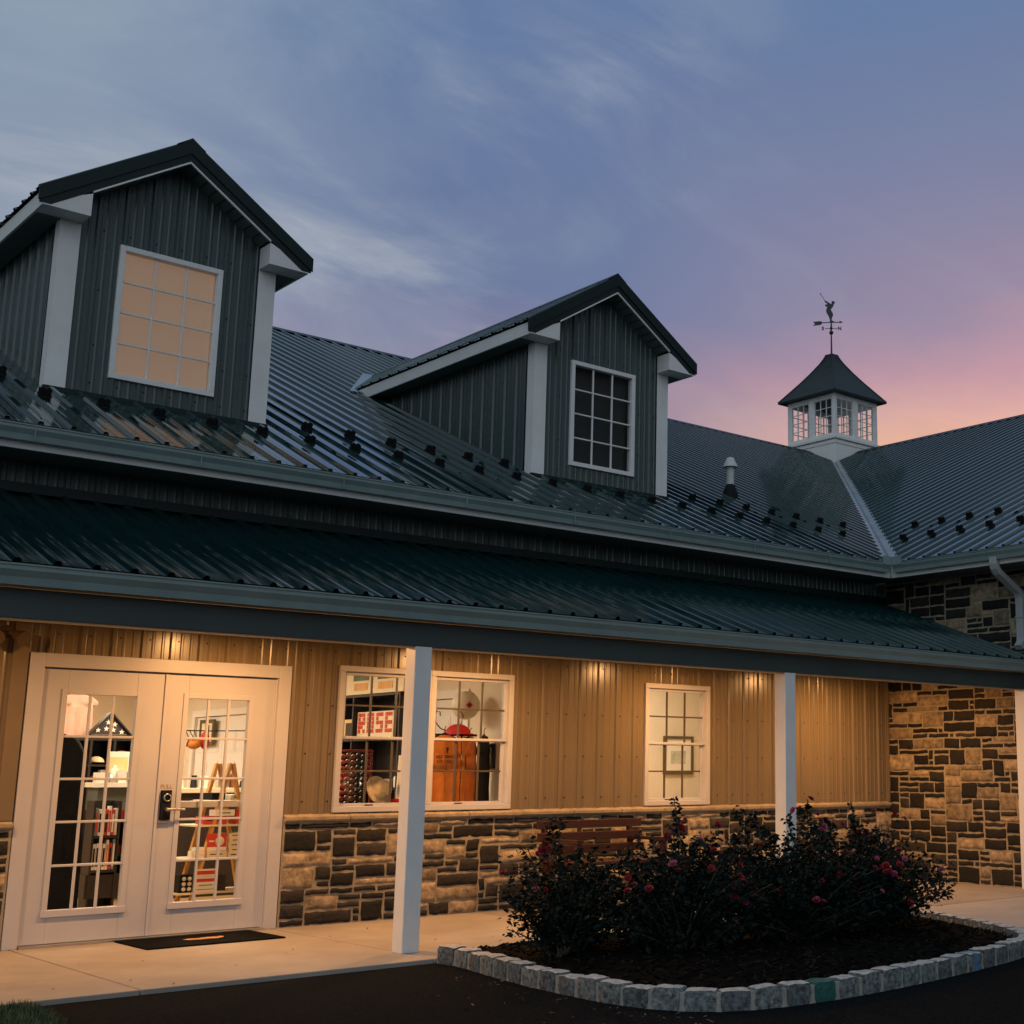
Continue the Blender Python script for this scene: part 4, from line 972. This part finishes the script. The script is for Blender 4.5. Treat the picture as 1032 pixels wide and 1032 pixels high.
# --- seen through the first window
T = item('wall_shelving', 'dark shelving with cream valance above behind the shop window', 'shelving', (XP-.2, 3.6, 0))
g = MB(); sx0 = XP-.35
g.box(XP-.02, XP-.001, 2.5, 4.9, 0, 2.14); part(g, 'back_panel', DWOOD, T)
g = MB()
for y in (2.5, 3.55, 4.2, 4.88): g.box(sx0, XP-.021, y, y+.025, 0, 2.13)
for z in (.1, .6, 1.1, 1.64, 2.14): g.box(sx0+.002, XP-.022, 2.5, 4.9, z-.025, z)
part(g, 'shelf', DWOOD, T)
g = MB(); g.box(sx0-.02, XP-.001, 2.4, 4.9, 2.145, 2.50, 0)
for k in range(4): y = 2.62+.56*k; g.box(sx0-.026, sx0-.0205, y, y+.36, 2.30, 2.47, 1); g.box(sx0-.026, sx0-.0205, y+.02, y+.34, 2.19, 2.27, 2)
part(g, 'valance', [CREAM, GREENP, PINE], T)
T = item('letter_sign', 'panel of red block letters on white reading ROSE on the dark shelving', 'sign', (XP-.25, 3.4, 1.62))
g = MB(); y0, y1, z0, z1 = 2.71, 3.53, 1.641, 1.945; xs0 = sx0+.05
g.box(xs0, xs0+.03, y0, y1, z0, z1, 0)
font = {'R': ['111', '101', '111', '110', '101'], 'O': ['111', '101', '101', '101', '111'], 'S': ['111', '100', '111', '001', '111'], 'E': ['111', '100', '111', '100', '111']}
cw = (y1-y0)/16
for li, ch in enumerate('ROSE'):
    for r_ in range(5):
        for c_ in range(3):
            if font[ch][r_][c_] == '1':
                ya = y1-(li*4+.5+c_)*cw; za = z1-.012-(r_+1)*.046
                g.box(xs0-.008, xs0-.0005, ya-cw+.004, ya-.004, za+.003, za+.043, 1)
part(g, 'panel', [CREAM, REDP], T)
T = item('photo_frame', 'small gold framed photograph left of the red letter panel', 'picture', (XP-.25, 4.3, 1.62))
g = MB(); g.box(sx0+.06, sx0+.08, 3.62, 3.86, 1.641, 1.87, 0); g.box(sx0+.055, sx0+.0595, 3.66, 3.82, 1.68, 1.83, 1); part(g, 'frame', [PAPER, BROWN], T)
T = item('bead_rack', 'rack of hanging red, brown and black balls in the shop window', 'rack', (2.98, .72, 0))
g = MB(); g.box(2.78, 3.20, .66, .80, 0, .02); g.tube([(2.80, .73, .02), (2.80, .73, 1.47)], .01); g.tube([(3.17, .73, .02), (3.17, .73, 1.47)], .01); g.tube([(2.79, .73, 1.46), (3.18, .73, 1.46)], .012); part(g, 'stand', BEADR, T)
for k, (m_, nb) in enumerate(((BEADR, 8), (BEADR, 9), (BEADB, 9), (BEADB, 8), (BEADK, 9), (BEADK, 9), (BEADR, 7))):
    x = 2.825+.052*k
    for q in range(nb):
        g = MB(); g.ball((x, .73, 1.42-.055*q-.012*(k % 2)), .023, 10); part(g, 'ball', m_, T)
T = item('straw_hat', 'cream straw hat leaning in the shop window beside the balls', 'hat', (3.14, .5, .98))
g = MB(); ang = R(62); n = 22
prof = [(.0, .085), (.06, .083), (.085, .07), (.095, .0), (.13, -.006), (.155, -.01), (.155, -.018), (.095, -.01)]
Mh = Matrix.Translation((3.145, .50, 1.10)) @ Matrix.Rotation(R(20), 4, 'Z') @ Matrix.Rotation(R(70), 4, 'X')
g.add([Mh @ Vector((r*math.cos(2*math.pi*k/n), r*math.sin(2*math.pi*k/n)*.92, z)) for r, z in prof for k in range(n)], [(i*n+k, i*n+(k+1) % n, (i+1)*n+(k+1) % n, (i+1)*n+k) for i in range(len(prof)-1) for k in range(n)], 0, True); part(g, 'weave', STRAW, T)
T = item('window_shelf', 'dark display shelf just inside the shop window', 'shelf', (3.3, .4, 0))
g = MB(); g.box(2.45, 4.7, .30, .64, .93, .955); part(g, 'board', DWOOD, T); g = MB(); g.box(2.5, 2.54, .32, .6, 0, .929); g.box(4.6, 4.64, .32, .6, 0, .929); part(g, 'support', DWOOD, T)
cap('baseball_cap', 'bright red cap lying beside the straw hat in the window', (3.31, .50, .957), .078, REDC, None)
T = item('rolled_poster', 'pale rolled poster standing behind the straw hat', 'poster', (3.42, .9, .956))
g = MB(); g.tube([(3.39, .60, .957), (3.42, .62, 1.42)], .024, 12); part(g, 'roll', OPAPER, T)

# --- seen through the second window
T = item('shirt_rack', 'wire clothes rack with curled top holding orange shirts behind the window', 'clothes rack', (4.25, 1.15, 0))
g = MB(); g.tube([(4.28, 1.2, 0), (4.28, 1.2, 1.68)], .014, 8); g.tube([(3.9, 1.2, 1.64), (4.62, 1.2, 1.64)], .012, 8)
for s_ in (-1, 1): g.tube([(4.28+s_*q*.9, 1.2, zq) for q, zq in ((.02, 1.68), (.10, 1.70), (.17, 1.76), (.19, 1.83), (.16, 1.88), (.12, 1.87), (.115, 1.83))], .006, 8)
for a in range(4): g.tube([(4.28, 1.2, .03), (4.28+.3*math.cos(a*math.pi/2+.4), 1.2+.3*math.sin(a*math.pi/2+.4), .01)], .012, 8)
part(g, 'frame', BLACK, T)
shirt('shirt', 'orange shirt with dark lettering on the chest, left end of the rack', (4.115, 1.0, 1.63), .36, .70, TERRA, 0, [('OLD DIVOTS', .040, -.215), ('GOLF CLUB', .040, -.26)])
shirt('shirt', 'plain orange shirt second from the left on the rack', (4.33, 1.02, 1.62), .30, .70, TERRA, R(55))
shirt('shirt', 'plain orange shirt at the right end of the orange ones', (4.45, 1.06, 1.62), .30, .70, mat('rust_shirt', (.50, .15, .03), .85, vary=.3, vscale=7), R(40))
shirt('shirt', 'black shirt hanging to the right of the orange shirts', (4.66, 1.12, 1.63), .22, .66, DCLOTH, R(35))
T = cap('cap', 'red cap perched on top of the orange shirt rack', (4.33, 1.10, 1.64), .13, REDC, None)
T = item('giant_ball', 'oversized white golf ball with a diamond badge above the shirt rack', 'ball', (4.56, 1.32, 1.84))
g = MB(); g.ball((4.55, 1.32, 1.955), .15, 20); part(g, 'ball', BALLW, T)
g = MB(); dv = (CAM-Vector((4.55, 1.32, 1.955))).normalized(); c = Vector((4.55, 1.32, 1.955))+Vector((-.30, -.93, -.03)).normalized()*.148
g.obox(c, (1, -.3, 1), .026, (1, -.3, -1), .026, (-.3, -.95, 0), .006, 0); g.obox(c+Vector((-.002, -.007, 0)), (1, -.3, 1), .012, (1, -.3, -1), .012, (-.3, -.95, 0), .004, 1)
part(g, 'badge', [REDP, FLNAVY], T)
T = item('picture', 'narrow black framed picture on the wall right of the black shirt', 'picture', (XP-.03, 1.18, 1.3))
g = MB(); g.box(XP-.03, XP-.001, 1.10, 1.30, 1.30, 1.56, 0); g.box(XP-.035, XP-.0305, 1.14, 1.26, 1.34, 1.52, 1); part(g, 'frame', [BLACK, CREAM], T)
# --- seen through the third window
T = item('picture', 'olive framed landscape with white mat on the wall behind the small window', 'picture', (8.27, 2.17, 1.23))
g = MB(); a0, a1, b0, b1 = 8.03, 8.52, 1.235, 1.715
for a, b, c, d_ in ((a0, a1, b0, b0+.035), (a0, a1, b1-.035, b1), (a0, a0+.03, b0+.035, b1-.035), (a1-.03, a1, b0+.035, b1-.035)): g.box(a, b, 2.165, 2.199, c, d_)
part(g, 'frame', OLIVE, T); g = MB(); g.box(a0+.03, a1-.03, 2.185, 2.198, b0+.035, b1-.035, 0); g.box(8.15, 8.40, 2.182, 2.1845, 1.37, 1.53, 1); part(g, 'image', [OPAPER, mat('landscape_print', (.35, .36, .28), .7, color2=(.62, .6, .5), vscale=9)], T)

# small stock on the shelves and counters
def goods(name, label, group, spots, zfun, mats):
    for x, y, z in spots:
        T = item(name, label, 'goods', (x, y, z), group); g = MB(); w_ = rr.uniform(.03, .06); h_ = rr.uniform(.06, .17); q = rr.random()
        if q < .45: g.box(x-w_, x+w_, y-w_, y+w_, z+.0005, z+h_)
        elif q < .75: g.lathe([(w_*.8, 0), (w_*.8, h_*.7), (w_*.4, h_*.85), (w_*.35, h_), (0, h_)], (x, y, z+.0005), 12)
        else: g.ball((x, y, z+w_*.95), w_*.9, 12)
        part(g, 'item', rr.choice(mats), T)
goods('shelf_goods', 'small stock item on the dark wall shelving', 'stock on the dark wall shelving', [(XP-.22, 2.6+.115*k+rr.uniform(-.02, .02), z) for z in (1.10, .60) for k in range(18)], None, [OPAPER, REDP, BEADB, CREAM, BLACK, GREENP, STEEL])
goods('counter_trinket', 'small white and coloured trinket on the white counter', 'trinkets on the white counter', [(1.46+.052*k, 2.90+.06*(k % 2), 1.165) for k in range(10)], None, [OPAPER, OPAPER, STEEL, BALLW, TERRA])
goods('cubby_goods', 'small item in the lower cubbies of the dark bookcase', 'items in the lower bookcase cubbies', [(1.3+.13*k, 3.66, z) for z in (.80, .45) for k in range(9)], None, [OPAPER, REDP, BEADB, CREAM, STRAW])

# ------------------------------------------------------------------ doormat
T = tag(bpy.data.objects.new('doormat', None), 'black rubber doormat with an orange mark in front of the double doors', 'doormat'); col.objects.link(T); T.location = (1.2, -.4, 0)
g = MB(); g.box(.66, 1.72, -.72, -.075, .0005, .012); part(g, 'mat', RUB, T, bevel=.004)
g = MB(); g.prism([(1.06+a*.30, -.41+b*.13, .0125) for a, b in ((0, .3), (.15, .5), (.4, .42), (.7, .6), (.95, .5), (1.0, .75), (1.08, .4), (1.0, .0), (.8, -.3), (.6, -.15), (.35, -.3), (.1, -.15))], (0, 0, .0015)); part(g, 'printed_mark', ORNG, T)

# ------------------------------------------------------------------ bench against the stone wall
T = thing('garden_bench', 'red-brown slatted wooden bench against the stone wall behind the roses', 'bench', (5.0, -.35, 0))
for z0, z1 in ((.735, .812), (.622, .70), (.505, .583)):
    g = MB(); yo = -.30+(.81-z1)*-.18; g.box(4.365, 5.625, yo, yo+.03, z0, z1); part(g, 'back_slat', BENCH, T, bevel=.004)
for k in range(4): g = MB(); y = -.44-.11*k; g.box(4.365, 5.625, y-.045, y+.045, .42, .45); part(g, 'seat_slat', BENCH, T, bevel=.004)
for x in (4.46, 5.49):
    g = MB(); g.bar((x, -.265, .79), (x, -.36, .02), .05, .04, (1, 0, 0)); g.bar((x, -.80, .62), (x, -.80, .0), .05, .05, (1, 0, 0)); g.bar((x, -.34, .39), (x, -.82, .40), .05, .045); g.bar((x, -.28, .63), (x, -.84, .635), .07, .03); part(g, 'end_frame', BLACK if False else BENCH, T)

# ------------------------------------------------------------------ planting bed with granite kerb
path = [(1.925, -2.57), (1.94, -2.82), (1.86, -3.3), (1.78, -3.85), (1.745, -4.4), (1.75, -4.75), (1.82, -5.08), (1.98, -5.32), (2.25, -5.46), (2.65, -5.52), (3.05, -5.52), (3.5, -5.49), (3.95, -5.43), (4.5, -5.34), (4.95, -5.25), (5.32, -5.14), (5.58, -4.98), (5.78, -4.74), (5.95, -4.4), (6.12, -3.95), (6.28, -3.45), (6.40, -3.0), (6.45, -2.62)]
def resample(pts, step):
    pts = [Vector((*p, 0)) for p in pts]; sm = []
    for i in range(len(pts)-1):
        p0, p1, p2, p3 = pts[max(0, i-1)], pts[i], pts[i+1], pts[min(len(pts)-1, i+2)]
        for k in range(12):
            t = k/12; sm.append(.5*((2*p1)+(p2-p0)*t+(2*p0-5*p1+4*p2-p3)*t*t+(3*p1-p0-3*p2+p3)*t**3))
    sm.append(pts[-1]); o = [sm[0]]; acc = 0
    for a, b in zip(sm, sm[1:]):
        l = (b-a).length
        while acc+l >= step:
            f = (step-acc)/l; a = a.lerp(b, f); o.append(a.copy()); l = (b-a).length; acc = 0
        acc += l
    return o
KB = thing('planter_kerb', 'curved kerb of grey granite blocks set in mortar round the rose bed', 'kerb', (3.8, -4.2, -.03))
rk = random.Random(17); fine = resample(path, .205); ctr = Vector((3.9, -4.0, 0)); kw = .125
inner = []
gm = MB(); prev = None
mids = []
for a, b in zip(fine, fine[1:]):
    t_ = (b-a).normalized(); n_ = Vector((-t_.y, t_.x, 0))
    if n_.dot(ctr-a) < 0: n_ = -n_
    mids.append(((a+b)/2, t_, n_))
ends = []
for i, p in enumerate(fine):
    t_ = (fine[min(i+1, len(fine)-1)]-fine[max(0, i-1)]).normalized(); n_ = Vector((-t_.y, t_.x, 0))
    if n_.dot(ctr-p) < 0: n_ = -n_
    ends.append((p, n_)); inner.append(p+n_*(kw+.01))
for i, ((p, n1), (q, n2)) in enumerate(zip(ends, ends[1:])):
    top_ = .082
    vs = [p+n1*.012+Vector((0, 0, -.03)), q+n2*.012+Vector((0, 0, -.03)), q+n2*.012+Vector((0, 0, top_-.012)), p+n1*.012+Vector((0, 0, top_-.012)), p+n1*kw*.95+Vector((0, 0, -.03)), q+n2*kw*.95+Vector((0, 0, -.03)), q+n2*kw*.95+Vector((0, 0, top_-.012)), p+n1*kw*.95+Vector((0, 0, top_-.012))]
    gm.add(vs, [(0, 1, 2, 3), (3, 2, 6, 7), (4, 7, 6, 5)])
part(gm, 'mortar', KMORT, KB)
def prjx(P):
    d_ = P-CAM; z = d_.dot(fw); return 749.07+1369.72*d_.dot(rt)/z
teal_i = min(range(len(mids)), key=lambda i: abs(prjx(mids[i][0])-830)+(0 if mids[i][0].y < -5 else 999))
blue_i = min(range(len(mids)), key=lambda i: abs(prjx(mids[i][0])-985)+(0 if mids[i][0].y < -5 else 999))
for i, (c, t_, n_) in enumerate(mids):
    g = MB(); hl = .205/2-rk.uniform(.010, .018); ht = .118+rk.uniform(-.008, .010); nu, nv, nw = 7, 5, 5
    sd_ = Vector((rk.uniform(0, 50), rk.uniform(0, 50), 0))
    def sp(a, b, h):
        def rd(v): return math.copysign(min(1, abs(v)), v)
        q = Vector((a, b, h)); e = max(abs(a), .0)
        k = 1-.055*((abs(a) > .99)+(abs(b) > .99)+(h > .99)+(h < -.99)-1) if (abs(a) > .99)+(abs(b) > .99)+(abs(h) > .99) > 1 else 1
        P = c+t_*(a*hl*k)+n_*(kw/2+b*kw/2*k)+Vector((0, 0, -.032+(h*k+1)/2*ht))
        nz = noise.noise_vector(P*17+sd_)*.007+noise.noise_vector(P*45+sd_)*.003
        if h < -.9: nz.z = 0
        return P+nz
    lin = lambda k, n: -1+2*k/(n-1)
    def face(f, n1, n2):
        vs = [f(lin(p, n1), lin(q, n2)) for q in range(n2) for p in range(n1)]
        g.add(vs, [(q*n1+p, q*n1+p+1, (q+1)*n1+p+1, (q+1)*n1+p) for q in range(n2-1) for p in range(n1-1)], 0, True)
    face(lambda a, h: sp(a, -1, h), nu, nw); face(lambda a, h: sp(a, 1, h), nu, nw); k0 = len(g.f); face(lambda a, b: sp(a, b, 1), nu, nv); k1 = len(g.f)
    face(lambda b, h: sp(-1, b, h), nv, nw); face(lambda b, h: sp(1, b, h), nv, nw)
    m_ = TEAL if i == teal_i else rk.choice([GRAN, GRAN, GRAN2])
    if i == blue_i:
        for k, f in enumerate(g.f):
            cx_ = sum((Vector(g.v[j])-c).dot(t_) for j in f)/4
            if abs(cx_+.01) < hl*.36: g.m[k] = 1
    if i != teal_i:  # top faces take the paler colour that stands for sky light
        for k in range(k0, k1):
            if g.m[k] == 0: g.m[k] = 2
    o = part(g, 'kerb_stone', [m_, BLUE, GRAN_SKY], KB, fixn=True)
    if i == teal_i: o['label'] = 'kerb stone painted teal'
    if i == blue_i: o['label'] = 'kerb stone with a blue paint stripe'
# mulch: a low bumpy mound with chips
poly = [(p.x, p.y) for p in inner]+[(6.4, -2.56), (2.1, -2.56)]
def inside(x, y):
    r = False; j = len(poly)-1
    for i in range(len(poly)):
        xi, yi = poly[i]; xj, yj = poly[j]
        if (yi > y) != (yj > y) and x < (xj-xi)*(y-yi)/(yj-yi)+xi: r = not r
        j = i
    return r
def edge_d(x, y):
    b = 9
    for i in range(len(poly)):
        a, c = Vector(poly[i]), Vector(poly[(i+1) % len(poly)]); d_ = c-a; l = d_.length_squared
        t = 0 if l == 0 else max(0, min(1, (Vector((x, y))-a).dot(d_)/l)); b = min(b, (Vector((x, y))-a-d_*t).length)
    return b
st = .055; nx, ny = int(4.9/st), int(3.1/st); hz = {}
g = MB(); idx = {}
def mh(x, y):
    e = edge_d(x, y)
    return .035+.075*min(1, e/.5)+.012*noise.noise(Vector((x*9, y*9, 0)))+.008*noise.noise(Vector((x*25, y*25, 2)))
for j in range(ny+1):
    for i in range(nx+1):
        x, y = 1.68+i*st, -5.6+j*st
        if inside(x, y): idx[(i, j)] = len(g.v); g.v.append((x, y, mh(x, y)))
for (i, j) in list(idx):
    q = [(i, j), (i+1, j), (i+1, j+1), (i, j+1)]
    if all(k in idx for k in q): g.f.append([idx[k] for k in q]); g.m.append(0); g.s.append(True); g.t.append(None)
g.poly([(x, y, .022) for x, y in poly])
for k in range(5200):
    x, y = rk.uniform(1.7, 6.5), rk.uniform(-5.5, -2.57)
    if not inside(x, y): continue
    z = mh(x, y); a = rk.uniform(0, 6.28); ax = Vector((math.cos(a), math.sin(a), rk.uniform(-.5, .5))); ay = Vector((-math.sin(a), math.cos(a), rk.uniform(-.4, .4)))
    g.obox((x, y, z+.004), ax, rk.uniform(.010, .032), ay, rk.uniform(.004, .010), ax.cross(ay), .003, rk.choice((0, 0, 1)))
tag(g.build('mulch', [MULCH, mat('mulch_chip', (.016, .013, .010), .95, spec=.1, vary=.4)]), kind='stuff')

# leaf litter blown along the kerb and the slab edge
g = MB(); rl = random.Random(23)
for k in range(150):
    if rl.random() < .6:
        p = fine[rl.randrange(2, 16)]; x, y = p.x-abs(rl.gauss(0, .35)), p.y-abs(rl.gauss(0, .25)); z = -.029
    else: x, y, z = rl.uniform(-1.5, 6), rl.uniform(-2.5, -.2), .0005
    if z < 0 and (inside(x, y) or y > -2.58): continue
    a = rl.uniform(0, 6.28); ax = Vector((math.cos(a), math.sin(a), rl.uniform(0, .4))); ay = Vector((-math.sin(a), math.cos(a), 0)); L_ = rl.uniform(.006, .018)
    c_ = Vector((x, y, z+.004)); g.add([c_-ax*L_, c_+ay*L_*.5, c_+ax*L_, c_-ay*L_*.5], [(0, 1, 2, 3)])
tag(g.build('leaf_litter', mat('dry_leaf', (.14, .09, .05), .8, vary=.5, vscale=30)), kind='stuff')

# ------------------------------------------------------------------ roses
def bloom_mesh(m_, name):
    g = MB(); r = random.Random(name)
    for ring, (n, rad, tilt) in enumerate(((6, .030, .25), (5, .022, .65), (4, .013, 1.05))):
        for k in range(n):
            a = 2*math.pi*k/n+ring*.5; d_ = Vector((math.cos(a), math.sin(a), 0)); s_ = Vector((-d_.y, d_.x, 0)); u_ = d_*math.cos(tilt)+Vector((0, 0, 1))*math.sin(tilt)
            b = Vector((0, 0, .002*ring)); wv = rad*.6
            g.add([b, b+u_*rad*.5-s_*wv, b+u_*rad*.5+s_*wv, b+u_*rad-s_*wv*.7+Vector((0, 0, .003)), b+u_*rad+s_*wv*.7+Vector((0, 0, .003)), b+u_*rad*.55+Vector((0, 0, -.004))], [(0, 1, 5), (0, 5, 2), (1, 3, 5), (5, 4, 2), (3, 4, 5)])
    g.ball((0, 0, .012), .008, 6)
    o = g.build(name, m_); me = o.data; bpy.data.objects.remove(o); return me
BLR = bloom_mesh(RED, 'red_bloom'); BLP = bloom_mesh(PINK, 'pink_bloom')
def rose(label, cx_, cy_, rx, ry, h, seed, canes, nl, nbl, sprigs=(), pink=.15):
    r = random.Random(seed); T = thing('rose_bush', label, 'rose bush', (cx_, cy_, .08), None)
    gl, gc = MB(), MB(); blooms = []
    def leaf(p, d_, L_):
        d_ = d_.normalized(); s_ = d_.cross(Vector((r.uniform(-1, 1), r.uniform(-1, 1), r.uniform(.2, 1)))).normalized(); n_ = s_.cross(d_); wv = L_*.30
        gl.add([p, p+d_*L_*.45-s_*wv+n_*wv*.35, p+d_*L_, p+d_*L_*.45+s_*wv+n_*wv*.35, p+d_*L_*.5], [(0, 4, 1), (1, 4, 2), (0, 3, 4), (4, 3, 2)])
    def cane(tip, tall=False):
        a = Vector((cx_+r.uniform(-.12, .12)*rx/.6, cy_+r.uniform(-.12, .12), .07)); b = Vector(tip); m_ = a.lerp(b, .5)+Vector((0, 0, (b.z-a.z)*.22))+Vector((r.uniform(-.05, .05), r.uniform(-.05, .05), 0))
        pts = [a*(1-t)**2+m_*2*t*(1-t)+b*t*t for t in [k/9 for k in range(10)]]
        gc.tube(pts, [.008-.005*k/9 for k in range(10)], 5)
        for k in range(nl if not tall else nl):
            t = r.uniform(.12, 1.0)**.8; i = min(8, int(t*9)); p = pts[i].lerp(pts[i+1], t*9-i)
            sp_ = .085 if not tall else .035
            if tall and t > .75: sp_ = .02
            o_ = Vector((r.gauss(0, 1), r.gauss(0, 1), r.gauss(0, .8)))*sp_*.55
            leaf(p+o_, Vector((r.uniform(-1, 1), r.uniform(-1, 1), r.uniform(-.55, .5))), r.choice((.022, .03, .036, .042, .05, .058))*r.uniform(.85, 1.1))
        if r.random() < .55 and not tall: blooms.append(pts[-1]+Vector((0, 0, .015)))
    for k in range(canes):
        a = 2*math.pi*r.random(); e = r.random()
        el = math.asin(e**.7); q = r.uniform(.55, 1.0)
        cane((cx_+rx*q*math.cos(a)*math.cos(el), cy_+ry*q*math.sin(a)*math.cos(el), .10+h*q*math.sin(el)*.98+.10*(1-e)))
    for k in range(6):                                        # wispy shoots standing above the mass
        a = r.uniform(0, 6.28); q = r.uniform(.1, .8); cane((cx_+rx*q*math.cos(a), cy_+ry*q*math.sin(a), .10+h*r.uniform(1.0, 1.22)*(1-.22*q)), True)
    for tip in sprigs:
        cane(tip, True); cane(Vector(tip)+Vector((.05, .03, -.13)), True); blooms += [Vector(tip)+Vector((.03, -.02, -.22)), Vector(tip)+Vector((-.08, -.03, -.27))]
    part(gl, 'foliage', LEAF, T); part(gc, 'cane', CANE, T)
    r.shuffle(blooms); blooms = blooms[:nbl//3]
    while len(blooms) < nbl:                                  # blooms sit in loose clusters on the outer shell
        if r.random() < .68 and blooms:
            blooms.append(r.choice(blooms)+Vector((r.gauss(0, .045), r.gauss(0, .04), r.gauss(0, .035)))); continue
        a = r.uniform(math.pi*.95, math.pi*2.05); el = r.uniform(.35, 1.5)
        blooms.append(Vector((cx_+rx*1.04*math.cos(a)*math.cos(el), cy_+ry*1.04*math.sin(a)*math.cos(el), .12+h*1.04*math.sin(el))))
    r.shuffle(blooms)
    for p in blooms[:nbl]:
        o = bpy.data.objects.new('bloom', BLP if r.random() < pink else BLR); col.objects.link(o); o.parent = T; o.location = p-T.location
        v = Vector((r.uniform(-.8, .4), r.uniform(-1.2, .1), r.uniform(.3, 1.2))); o.rotation_euler = v.to_track_quat('Z', 'Y').to_euler(); s_ = r.uniform(.55, 1.05); o.scale = (s_, s_, s_)
rose('loose green rose bush with few blooms at the end of the bed nearest the doors', 2.34, -3.50, .62, .62, .74, 41, 66, 84, 10)
rose('red rose bush with one tall shoot rising to the small window', 2.96, -3.98, .76, .74, .80, 42, 88, 106, 60, [(3.10, -3.70, 1.09)])
rose('red and pink rose bush in front of the second white post', 3.88, -4.10, .80, .76, .86, 43, 92, 106, 60, [(4.13, -3.80, .94)], .28)
rose('spreading rose bush with arching stems towards the stone wing', 4.72, -4.05, .80, .74, .84, 44, 92, 106, 60, [(5.36, -3.80, .46)], .22)
